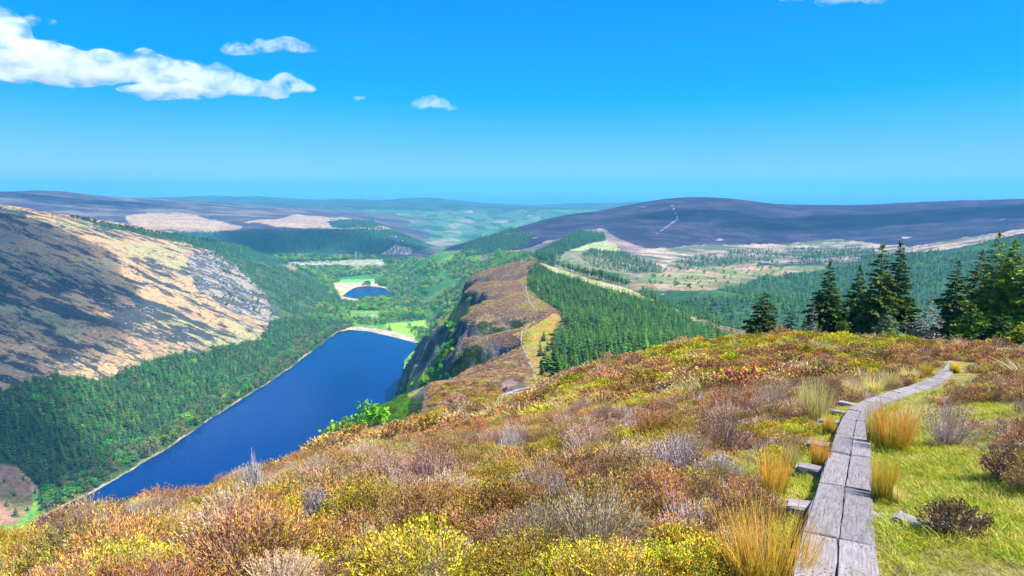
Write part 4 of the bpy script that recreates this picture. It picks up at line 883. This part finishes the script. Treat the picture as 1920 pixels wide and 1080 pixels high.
g_ = grassiness(x, y); wd = segdist(x, y, walk, closed=False); m = (g_ > rng.uniform(.15, .7, len(x))) & (wd > .29) & (rng.random(len(x)) < .95); x, y, z = x[m], y[m], z[m]
pp = fbm(x, y, .9, 3, 86); t = rng.random(len(x)); k = np.where(pp > .20, np.where(t < .45, 2, 3), np.where(pp > -.02, np.where(t < .5, 0, 2), np.where(pp > -.3, np.where(t < .6, 0, 1), np.where(t < .6, 1, 2))))
s = rng.uniform(.6, 1.3, len(x)) * (1 + .5 * fbm(x, y, .6, 2, 87)); scatter('turf', np.stack([x, y, z - .01], 1), rng.uniform(0, 6.28, len(x)), s, k, C_turf, rng.normal(size=(len(x), 2)) * .2)

# ------------------------------------------------------------------ plants that stand out one by one
def zat(x, y): return float(height(np.array([float(x)]), np.array([float(y)]))[0][0])
def ground_at(px, py):            # where a pixel meets the real ground
    a, b = ray(px, py); Y = np.geomspace(2.5, 400, 900); z = height(a * Y, Y)[0]; i = int(np.argmax(EYE + b * Y < z)); return float(a * Y[i]), float(Y[i]), float(z[i])
def px_scale(px, py, n): x, y, z = ground_at(px, py); return n * (y * CP - (z - EYE) * SP) / 1280
GREEN = (.08, .20, .015)
rush = [(1442, 1092, 190, 150, 'big', 'large rush clump with orange tips beside the near end of the boardwalk'), (1448, 932, 68, 100, 'n', 'upright rush clump left of the boardwalk above the lower cross beam'),
        (1480, 878, 34, 55, 's', 'small straw coloured rush tuft behind the upright rush clump'), (1536, 880, 40, 70, 'n', 'rush clump between two cross beams left of the boardwalk'),
        (1532, 792, 62, 85, 's', 'pale rush clump on the left where the boardwalk starts to bend'), (1512, 772, 40, 55, 's', 'thin rush tuft just left of the pale bend clump'), (1552, 816, 26, 44, 'n', 'small rush tuft below the pale bend clump'),
        (1672, 846, 84, 96, 'big', 'widest rush clump on the right side of the boardwalk'), (1640, 838, 40, 84, 'n', 'green based rush clump touching the right edge of the boardwalk'), (1700, 826, 40, 78, 's', 'straw pale rush clump on the right flank of the widest clump'),
        (1655, 940, 56, 98, 'n', 'rush clump right of the boardwalk below the widest clump'), (1684, 946, 22, 44, 's', 'thin dry tuft right of the lower rush clump'),
        (1600, 752, 46, 40, 's', 'straw tuft on the outside of the bend'), (1634, 738, 44, 38, 's', 'straw tuft along the outer edge of the bend'), (1668, 726, 40, 34, 's', 'straw tuft above the middle of the bend'), (1704, 714, 36, 28, 's', 'straw tuft near the far stretch of boardwalk'), (1736, 702, 26, 22, 'n', 'greenish tuft near the far end of the boardwalk'),
        (1348, 736, 56, 36, 's', 'straw tussock out on the heather left of the boardwalk'), (1284, 740, 34, 20, 's', 'low straw tussock farthest left on the open heather'), (1410, 712, 30, 20, 's', 'small straw tussock high on the open heather'),
        (1790, 700, 20, 24, 'n', 'green tuft right of the far end of the boardwalk'), (1405, 1080, 60, 110, 's', 'dry straw blades leaning out of the large near rush clump')]
for px, py, wpx, hpx, kd, lab in rush:
    x, y, z = ground_at(px, py); k = (y * CP - (z - EYE) * SP) / 1280; h = hpx * k * 1.12; w_ = wpx * k * .5
    c0, c1, rt = {'big': ((.80, .42, .025), (.90, .60, .09), GREEN), 'n': ((.78, .44, .03), (.88, .62, .11), GREEN), 's': ((.80, .58, .15), (.86, .70, .34), (.62, .48, .12))}[kd]
    n = {'big': 460, 'n': 300, 's': 240}[kd]; o = link('rush_clump', tuft(n, h, w_ * .6, c0, c1, max(.0055, k * .8), .26, w_ * .68, rt).mesh('rush_clump', M_blade), loc=(x, y, z - .03), label=lab, cat='rush clump', group='rush clumps along the boardwalk')
x, y, z = ground_at(1380, 905); link('grass_tussock', tuft(420, .34, .34, (.42, .44, .07), (.56, .52, .14), .005, 1.1, .14, (.2, .26, .03)).mesh('grass_tussock', M_blade), loc=(x, y, z - .02), label='round pale green grass tussock beside the big grey heather bush', cat='tussock')
odd = [(1262, 900, 120, 78, 'grey', 'biggest grey heather bush, bare silvery stems showing at its foot'), (1790, 1004, 130, 54, 'dark', 'dark brown heather bush standing in the turf right of the boardwalk'),
       (1775, 836, 130, 74, 'greybrown', 'wide grey-brown heather bush right of the widest rush clump'), (1900, 905, 110, 66, 'dark', 'dark russet heather bush at the right edge above the turf'), (1690, 806, 0, 0, '', ''),
       (590, 1000, 62, 84, 'dead', 'dead heather bush with white forked stems low on the left'), (478, 952, 50, 88, 'dead', 'white twiggy dead heather rising towards the lake on the left'), (1052, 985, 90, 80, 'dead', 'sprawling pale dead heather twigs in the middle foreground'),
       (1350, 905, 90, 44, 'grey', 'low grey heather right beside the biggest grey bush'), (245, 985, 60, 40, 'dead', 'bare pale twigs above the yellow grass at the lower left'), (960, 855, 60, 44, 'grey', 'small silvery heather bush in the middle of the slope'), (1180, 905, 60, 44, 'grey', 'ragged grey heather bush left of the biggest grey one')]
pal = {'grey': ([(.42, .31, .26), (.31, .21, .17), (.48, .38, .32)], (.60, .52, .46), .28), 'dark': ([(.24, .14, .06), (.32, .19, .09), (.22, .18, .04), (.36, .24, .12)], (.30, .22, .17), .10), 'greybrown': ([(.36, .22, .15), (.28, .17, .11), (.42, .29, .22)], (.42, .34, .30), .15), 'dead': ([(.5, .42, .4), (.42, .3, .24)], (.64, .56, .48), .6)}
for px, py, wpx, hpx, kd, lab in odd:
    if not kd: continue
    x, y, z = ground_at(px, py); k = (y * CP - (z - EYE) * SP) / 1280; cols, tw, br = pal[kd]; rad = wpx * k * .5; h = hpx * k * 1.15
    tq = Q()
    for i in range(16 if kd != 'dead' else 26):
        az = rng.random() * 6.283; e = rng.uniform(.15, .62); e1 = np.array((math.cos(az) * rad * e, math.sin(az) * rad * e, h * (rng.uniform(.5, .95) if kd in ('dead', 'grey') else rng.uniform(.3, .6)))); m_ = e1 * np.array((.6, .6, .45)) + rng.normal(size=3) * .03
        tq.tube([(0, 0, -.03), m_ * .5, m_, e1], .012, .003, (1, 1, 1), 4)
        for j in range(3): tq.tube([m_, m_ + (e1 - m_) * .5 + rng.normal(size=3) * .04, e1 * np.array((.95, .95, .95)) + rng.normal(size=3) * .05 * np.array((1, 1, .6))], .006, .002, (1, 1, 1), 3)
    o = bpy.data.objects.new('heather_bush', None); S.collection.objects.link(o); o.location = (x, y, z); o['label'] = lab; o['category'] = 'heather bush'; o['group'] = 'heather bushes that stand out'
    link('foliage', bush(rad, h, int(240 * (1 if kd != 'dead' else .6)), 11, cols, tw, .022, .011, bare=br).mesh('foliage', M_heath), o); link('stems', tq.mesh('stems', M_twig, True), o)

# ------------------------------------------------------------------ boardwalk of doubled timbers on cross beams
def wood_mat(name, a, b, dots=True):
    n = NB(name); p = n.pos((1.2, 14, 6), obj=True); f = n.noise(3.2, 7, .68, p, .4); g = n.noise(5.0, 4, .6, n.pos((1, 1, 1), obj=True)); oi = n.n('ShaderNodeObjectInfo')
    c = n.mix(n.ramp(f, .3, .7), a, b); c = n.mix(n.ramp(g, .55, .75, 0, .45), c, (.30, .22, .16))
    c = n.mix(1.0, c, n.ramp(oi.outputs['Random'], 0, 1, .82, 1.12), 'MULTIPLY'); h = f
    if dots:                       # rows of stapled wire mesh
        v = n.n('ShaderNodeTexVoronoi'); v.inputs['Scale'].default_value = 1; v.inputs['Randomness'].default_value = .45; n.l(n.pos((20, 30, 1), obj=True), v.inputs['Vector'])
        d = n.ramp(v.outputs['Distance'], .16, .28, 1, 0); k = n.noise(9, 2, .5, n.pos((1, 1, 1), obj=True)); d = n.math('MULTIPLY', d, n.ramp(k, .45, .55))
        c = n.mix(n.math('MULTIPLY', d, .75), c, (.07, .06, .075)); h = n.math('SUBTRACT', f, d)
    n.bsdf(c, .85, n.bump(h, .7, .012), .2); return n.m
M_wood = wood_mat('weathered_timber', (.165, .145, .14), (.33, .295, .285)); M_beam = wood_mat('cross_beam_timber', (.18, .15, .135), (.36, .32, .30), False)
def plank_mesh(name, L, W, H, m, wob=.0035):
    bm = bmesh.new(); bmesh.ops.create_cube(bm, size=1.0)
    for v in bm.verts: v.co = Vector((v.co.x * L, v.co.y * W, v.co.z * H))
    bmesh.ops.subdivide_edges(bm, edges=[e for e in bm.edges if abs((e.verts[0].co - e.verts[1].co).x) > L * .5], cuts=7)
    bmesh.ops.bevel(bm, geom=[e for e in bm.edges if len(e.link_faces) == 2 and e.calc_face_angle() > 1], offset=.012, segments=2, affect='EDGES')
    for v in bm.verts: v.co += Vector((rng.normal() * wob, rng.normal() * wob * .8, rng.normal() * wob * .5))
    me = bpy.data.meshes.new(name); bm.to_mesh(me); bm.free(); me.materials.append(m); return me
bw = bpy.data.objects.new('boardwalk', None); S.collection.objects.link(bw); bw['label'] = 'weathered grey boardwalk of doubled timbers bending right over the moor'; bw['category'] = 'boardwalk'
wp = np.array(walk); sg = np.hypot(*np.diff(wp, axis=0).T); cum = np.r_[0, np.cumsum(sg)]
ss_ = np.linspace(0, cum[-1], 400); wx = np.interp(ss_, cum, wp[:, 0]); wy = np.interp(ss_, cum, wp[:, 1])
kern = np.ones(15) / 15; pad = lambda a: np.convolve(np.r_[2 * a[0] - a[7:0:-1], a, 2 * a[-1] - a[-2:-9:-1]], kern, 'valid'); wx, wy = pad(wx), pad(wy)
along = lambda s: (float(np.interp(s, ss_, wx)), float(np.interp(s, ss_, wy)))
s0 = .3; ends = []
while s0 < cum[-1] - 1.5:
    L = 2.05 if s0 < 16 else 1.5
    (ax, ay), (bx, by) = along(s0), along(s0 + L); za, zb = zat(ax, ay) + .115, zat(bx, by) + .115
    dx, dy = bx - ax, by - ay; l = math.hypot(dx, dy); nx, ny = -dy / l, dx / l; yaw = math.atan2(dy, dx); pit = -math.atan2(zb - za, l)
    for sd in (-1, 1):
        pl = link('plank', plank_mesh('plank', l - .012 + rng.normal() * .006, .240, .11, M_wood), bw); ox = sd * (.1208 + rng.normal() * .0008)
        pl.location = ((ax + bx) / 2 + nx * ox, (ay + by) / 2 + ny * ox, (za + zb) / 2 - .055 + rng.normal() * .004); pl.rotation_euler = (rng.normal() * .008, pit, yaw + rng.normal() * .002)
    ends.append((ax, ay, za, yaw)); s0 += L
def beam(px, py, L, parent=True):  # px, py: the left end of a cross beam
    a, b = ray(px, py); Y = np.geomspace(3, 60, 600); z = height(a * Y, Y)[0] + .05; i = int(np.argmax(EYE + b * Y < z)); x, y = a * Y[i], Y[i]
    j = int(np.argmin((wx - x) ** 2 + (wy - y) ** 2)); j2 = min(j + 4, 399); tx, ty = wx[j2] - wx[j - 4], wy[j2] - wy[j - 4]; l = math.hypot(tx, ty); yaw = math.atan2(-tx / l, ty / l) 
    cx, cyy = x + math.cos(yaw) * L / 2, y + math.sin(yaw) * L / 2
    return (cx, cyy, zat(cx, cyy) - .005), yaw
for px, py, L in ((1475, 957, .95), (1494, 886, .98), (1512, 838, .8), (1536, 796, .95), (1553, 776, .95), (1572, 761, .9)):
    loc, yaw = beam(px, py, L); o = link('cross_beam', plank_mesh('cross_beam', L, .20, .12, M_beam, .008), bw, loc, (rng.normal() * .04, rng.normal() * .03, yaw))
loc, yaw = beam(1678, 976, .34); link('timber_end', plank_mesh('timber_end', .36, .15, .10, M_beam, .008), None, loc, (.05, .08, yaw - .25), label='short grey timber end lying in the turf right of the boardwalk', cat='timber')
# the boardwalk again, far below on the ridge
def ridge_walk(pxs, label, wid):
    pts = []
    for px, py in pxs:
        a, b = ray(px, py); Y = np.geomspace(100, 1200, 1500); z = height(a * Y, Y)[0]; i = int(np.argmax(EYE + b * Y < z)); pts.append((a * Y[i], Y[i]))
    pts = np.array(pts); sg = np.hypot(*np.diff(pts, axis=0).T); c = np.r_[0, np.cumsum(sg)]; s = np.arange(0, c[-1], 2.2); X = np.interp(s, c, pts[:, 0]); Yv = np.interp(s, c, pts[:, 1]); Z = height(X, Yv)[0] + .2
    q = Q()
    for i in range(len(s) - 1):
        d = np.array((X[i + 1] - X[i], Yv[i + 1] - Yv[i])); d /= np.linalg.norm(d) + 1e-9; n = np.array((-d[1], d[0], 0)) * wid / 2; a = np.array((X[i], Yv[i], Z[i])); b = np.array((X[i + 1], Yv[i + 1], Z[i + 1])) - np.r_[d * .06, 0]; dn = np.array((0, 0, -.4))
        q.quads([[a + n, a - n, b - n, b + n], [a + n, b + n, b + n + dn, a + n + dn], [b - n, a - n, a - n + dn, b - n + dn], [a - n, a + n, a + n + dn, a - n + dn]], np.array((.34, .31, .30)) * rng.uniform(.7, 1.15))
    n = NB('far_timber'); n.bsdf(n.attr('col'), .85); return link('far_boardwalk', q.mesh('far_boardwalk', n.m), label=label, cat='boardwalk')
ridge_walk([(1004, 712), (1001, 700), (997, 688), (990, 676), (985, 662), (981, 648), (977, 634), (979, 622), (986, 614), (998, 606), (1012, 598), (1028, 592), (1040, 588)], 'thin pale boardwalk running down the ridge beside the orange grass', .8)
ridge_walk([(1006, 583), (998, 572), (991, 560), (988, 548), (986, 536)], 'far pale stretch of boardwalk climbing the heather knoll', .7)
ridge_walk([(944, 741), (954, 738), (962, 735), (972, 731), (984, 729), (992, 727), (1000, 730), (1010, 734)], 'looping boardwalk section where the hikers stand', .9)
ridge_walk([(958, 740), (970, 738), (984, 735), (998, 734), (1008, 735)], 'lower arm of the looping boardwalk section', .8)

# ------------------------------------------------------------------ hikers
def plain(name, c, r=.8): n = NB(name); f = n.noise(14, 3); n.bsdf(n.mix(f, c, tuple(v * .8 for v in c)), r); return n.m
def skin_mesh(name, joints, edges, m):
    me = bpy.data.meshes.new(name); me.from_pydata([j[0] for j in joints], edges, []); o = bpy.data.objects.new(name, me); S.collection.objects.link(o)
    sk = o.modifiers.new('s', 'SKIN'); 
    for i, j in enumerate(joints): me.skin_vertices[0].data[i].radius = j[1] if isinstance(j[1], tuple) else (j[1], j[1])
    me.skin_vertices[0].data[0].use_root = True; sb = o.modifiers.new('u', 'SUBSURF'); sb.levels = sb.render_levels = 1
    d = bpy.data.meshes.new_from_object(o.evaluated_get(bpy.context.evaluated_depsgraph_get())); bpy.data.objects.remove(o); d.materials.clear(); d.materials.append(m); d.polygons.foreach_set('use_smooth', np.ones(len(d.polygons), bool)); return d
def hiker(px, py, label, jacket, trousers, hat, pack=None, step=.16, yaw=0.0):
    a, b = ray(px, py); Y = np.geomspace(100, 900, 3000); z = height(a * Y, Y)[0] + .3; i = int(np.argmax(EYE + b * Y < z))
    t = bpy.data.objects.new('person', None); S.collection.objects.link(t); t.location = (a * Y[i], Y[i], z[i]); t.rotation_euler = (0, 0, yaw); t['label'] = label; t['category'] = 'person'
    skin = plain('skin', (.5, .3, .22)); s = step
    J = [((0, 0, .92), (.13, .10)), ((0, 0, 1.15), (.12, .09)), ((0, 0, 1.38), (.15, .10)), ((0, 0, 1.50), .05), ((0, .02, 1.60), (.075, .09)), ((0, .02, 1.71), (.07, .085)),
         ((.19, 0, 1.40), .055), ((.25, -.02, 1.13), .042), ((.24, .12, .92), .033), ((-.19, 0, 1.40), .055), ((-.25, -.04, 1.13), .042), ((-.24, .06, .90), .033),
         ((.09, 0, .86), .085), ((.10, s * .55, .48), .06), ((.10, s, .08), .042), ((.10, s + .17, .04), .035), ((-.09, 0, .86), .085), ((-.10, -s * .3, .48), .06), ((-.10, -s, .08), .042), ((-.10, -s + .17, .04), .035),
         ((.24, .17, .86), .016), ((.22, .18, .84), .012), ((-.24, .11, .84), .016)]
    E = [(0, 1), (1, 2), (2, 3), (3, 4), (4, 5), (2, 6), (6, 7), (7, 8), (2, 9), (9, 10), (10, 11), (0, 12), (12, 13), (13, 14), (14, 15), (0, 16), (16, 17), (17, 18), (18, 19), (8, 20), (8, 21), (11, 22)]
    link('body', skin_mesh('body', J, E, skin), t)
    up = [((0, 0, .90), (.155, .125)), ((0, 0, 1.15), (.145, .115)), ((0, 0, 1.38), (.175, .125)), ((0, 0, 1.46), .085), ((.19, 0, 1.40), .075), ((.25, -.02, 1.13), .06), ((.24, .10, .95), .05), ((-.19, 0, 1.40), .075), ((-.25, -.04, 1.13), .06), ((-.24, .05, .93), .05)]
    link('jacket', skin_mesh('jacket', up, [(0, 1), (1, 2), (2, 3), (2, 4), (4, 5), (5, 6), (2, 7), (7, 8), (8, 9)], plain('jacket', jacket)), t)
    lg = [((0, 0, .92), (.14, .115)), ((.09, 0, .84), .10), ((.10, s * .55, .48), .075), ((.10, s, .12), .06), ((-.09, 0, .84), .10), ((-.10, -s * .3, .48), .075), ((-.10, -s, .12), .06)]
    link('trousers', skin_mesh('trousers', lg, [(0, 1), (1, 2), (2, 3), (0, 4), (4, 5), (5, 6)], plain('trousers', trousers)), t)
    link('hat', skin_mesh('hat', [((0, .01, 1.74), (.095, .105)), ((0, .01, 1.80), (.07, .08)), ((0, .13, 1.73), (.06, .03))], [(0, 1), (0, 2)], plain('hat', hat)), t)
    if pack: link('rucksack', skin_mesh('rucksack', [((0, -.20, 1.05), (.14, .09)), ((0, -.21, 1.3), (.15, .10)), ((0, -.19, 1.45), (.11, .07))], [(0, 1), (1, 2)], plain('rucksack', pack)), t)
hiker(945.5, 740, 'person in dark clothes and a white hat on the looping boardwalk', (.03, .04, .07), (.02, .025, .04), (.85, .85, .85), (.05, .05, .08), .14, .6)
hiker(949.5, 738, 'person in a red jacket and pale trousers beside the white-hatted one', (.75, .03, .03), (.55, .48, .42), (.12, .06, .05), None, .12, -.8)
hiker(998.5, 697, 'person with a pale top walking down the ridge boardwalk', (.72, .74, .85), (.10, .10, .16), (.8, .78, .8), (.25, .12, .3), .2, 2.9)

# ------------------------------------------------------------------ buildings and cars in the valley
def house(px, py, w_, d_, h, wall, roof, yaw, label, z=2.0, name='house'):
    x, y, zz = PZ(px, py, z); z0 = zat(x, y) - .3; t = bpy.data.objects.new(name, None); S.collection.objects.link(t); t.location = (x, y, z0); t.rotation_euler = (0, 0, yaw); t['label'] = label; t['category'] = 'house'; t['group'] = 'houses of the valley village'
    bm = bmesh.new(); V = [bm.verts.new(v) for v in ((-w_ / 2, -d_ / 2, 0), (w_ / 2, -d_ / 2, 0), (w_ / 2, d_ / 2, 0), (-w_ / 2, d_ / 2, 0), (-w_ / 2, -d_ / 2, h), (w_ / 2, -d_ / 2, h), (w_ / 2, d_ / 2, h), (-w_ / 2, d_ / 2, h), (-w_ / 2, 0, h + d_ * .38), (w_ / 2, 0, h + d_ * .38))]
    for f in ((0, 1, 5, 4), (2, 3, 7, 6), (1, 2, 6, 9, 5), (3, 0, 4, 8, 7)): bm.faces.new([V[i] for i in f])
    me = bpy.data.meshes.new('wall'); bm.to_mesh(me); bm.free(); me.materials.append(wall); link('wall', me, t)
    q = Q(); e = .5; rh = d_ * .38
    for sg in (-1, 1):
        a = np.array([(-w_ / 2 - e, sg * (d_ / 2 + e), h - e * .76 + .12), (w_ / 2 + e, sg * (d_ / 2 + e), h - e * .76 + .12), (w_ / 2 + e, 0, h + rh + .12), (-w_ / 2 - e, 0, h + rh + .12)]); q.quads([a, a + (0, 0, .2)], np.array((1., 1, 1)))
    link('roof', q.mesh('roof', roof), t); q = Q()
    for k in range(max(2, int(w_ / 3))):
        X = -w_ / 2 + (k + .5) * w_ / max(2, int(w_ / 3)); q = Q(); q.quads([[(X - .5, -d_ / 2 - .03, 1), (X + .5, -d_ / 2 - .03, 1), (X + .5, -d_ / 2 - .03, 2.2), (X - .5, -d_ / 2 - .03, 2.2)]], np.array((1., 1, 1))); link('window', q.mesh('window', m_glass), t)
    q = Q(); q.tube([(w_ * .35, 0, h), (w_ * .35, 0, h + rh + 1.2)], .45, .45, (1, 1, 1), 4); link('chimney', q.mesh('chimney', wall), t)
m_white = plain('white_render', (.8, .79, .76)); m_slate = plain('slate', (.12, .13, .16)); m_cream = plain('cream_render', (.72, .66, .52)); m_glass = plain('window_glass', (.05, .06, .08), .2); m_stone = plain('stone', (.42, .41, .40))
for i, (px, py, w_, d_, h, lab) in enumerate(((738, 489, 34, 10, 6, 'long white hotel building at the foot of the far wooded hill'), (752, 492, 22, 9, 5, 'white building right of the long hotel'), (744, 494, 18, 8, 4.5, 'white house just below the long hotel'), (764, 494, 16, 8, 4.5, 'white house farthest right in the village'),
                                              (612, 517, 14, 8, 4.5, 'white cottage alone left of the lower lake'), (640, 507, 12, 8, 4.5, 'white cottage above the green meadow near the tower'), (739, 503, 10, 7, 4, 'small white cottage below the village'), (692, 484, 14, 8, 4.5, 'white cottage at the edge of the tan clearing'))):
    house(px, py, w_, d_, h, m_white, m_slate, R(rng.uniform(-25, 25)), lab)
x, y, z = PZ(668, 509, 3); t = bpy.data.objects.new('round_tower', None); S.collection.objects.link(t); t.location = (x, y, zat(x, y)); t['label'] = 'slender grey stone round tower among the valley trees'; t['category'] = 'tower'
q = Q(); q.tube([(0, 0, -1), (0, 0, 14), (0, 0, 28)], 2.6, 2.1, (1, 1, 1), 14); link('shaft', q.mesh('shaft', m_stone, True), t); q = Q(); q.tube([(0, 0, 28), (0, 0, 32)], 2.35, .05, (1, 1, 1), 14); link('cap', q.mesh('cap', m_stone, True), t)
def car_mesh(c):
    bm = bmesh.new(); r = bmesh.ops.create_cube(bm, size=1.0)
    for v in r['verts']: v.co = Vector((v.co.x * 4.3, v.co.y * 1.75, .62 + v.co.z * .62))
    r = bmesh.ops.create_cube(bm, size=1.0)
    for v in r['verts']: v.co = Vector((v.co.x * (2.5 if v.co.z < 0 else 1.6) - .15, v.co.y * (1.65 if v.co.z < 0 else 1.35), 1.19 + v.co.z * .52))
    bmesh.ops.bevel(bm, geom=bm.edges[:], offset=.09, segments=2, affect='EDGES')
    for sx in (-1.35, 1.35):
        for sy in (-.8, .8):
            r = bmesh.ops.create_cone(bm, segments=14, radius1=.33, radius2=.33, depth=.2, cap_ends=True, matrix=Matrix.Translation((sx, sy, .33)) @ Matrix.Rotation(math.pi / 2, 4, 'X'))
    me = bpy.data.meshes.new('parked_car'); bm.to_mesh(me); bm.free(); me.materials.append(plain('car_paint', c, .3)); return me
cars = [car_mesh(c) for c in ((.8, .8, .8), (.75, .77, .8), (.1, .12, .2), (.4, .42, .45), (.5, .05, .05))]
x0, y0, z0 = PZ(676, 595, 2.0); x1, y1, _ = PZ(708, 597, 2.0)
for r_ in range(3):
    for k in range(11):
        f = k / 10; x = x0 + (x1 - x0) * f + rng.normal() * .3 + r_ * 2; y = y0 + (y1 - y0) * f + r_ * 15 + rng.normal() * .3
        link('parked_car', cars[int(rng.choice(5, p=[.4, .25, .12, .15, .08]))], None, (x, y, zat(x, y) + .1), (0, 0, R(90 + 180 * int(rng.integers(2)))), label='tiny parked car in the pale rows of the lakeside car park', cat='car', group='cars in the lakeside car park')

# ------------------------------------------------------------------ the air: pale haze the far hills fade into
hz = bpy.data.materials.new('haze'); hz.use_nodes = True; t = hz.node_tree; t.nodes.clear()
o = t.nodes.new('ShaderNodeOutputMaterial'); v = t.nodes.new('ShaderNodeVolumePrincipled')
v.inputs['Color'].default_value = (.18, .63, 1.0, 1); v.inputs['Density'].default_value = HAZE; v.inputs['Anisotropy'].default_value = 0.0
t.links.new(v.outputs[0], o.inputs['Volume'])
zt = float(max(GZ.max() + 25, EYE + 20))
bm = bmesh.new(); bmesh.ops.create_cube(bm, size=1.0)
for q in bm.verts: q.co = (q.co.x * 118000, (q.co.y + .5) * 60000 - 3000, -131 if q.co.z < 0 else zt)
me = bpy.data.meshes.new('haze'); bm.to_mesh(me); bm.free(); me.materials.append(hz); link('haze', me, kind='stuff')
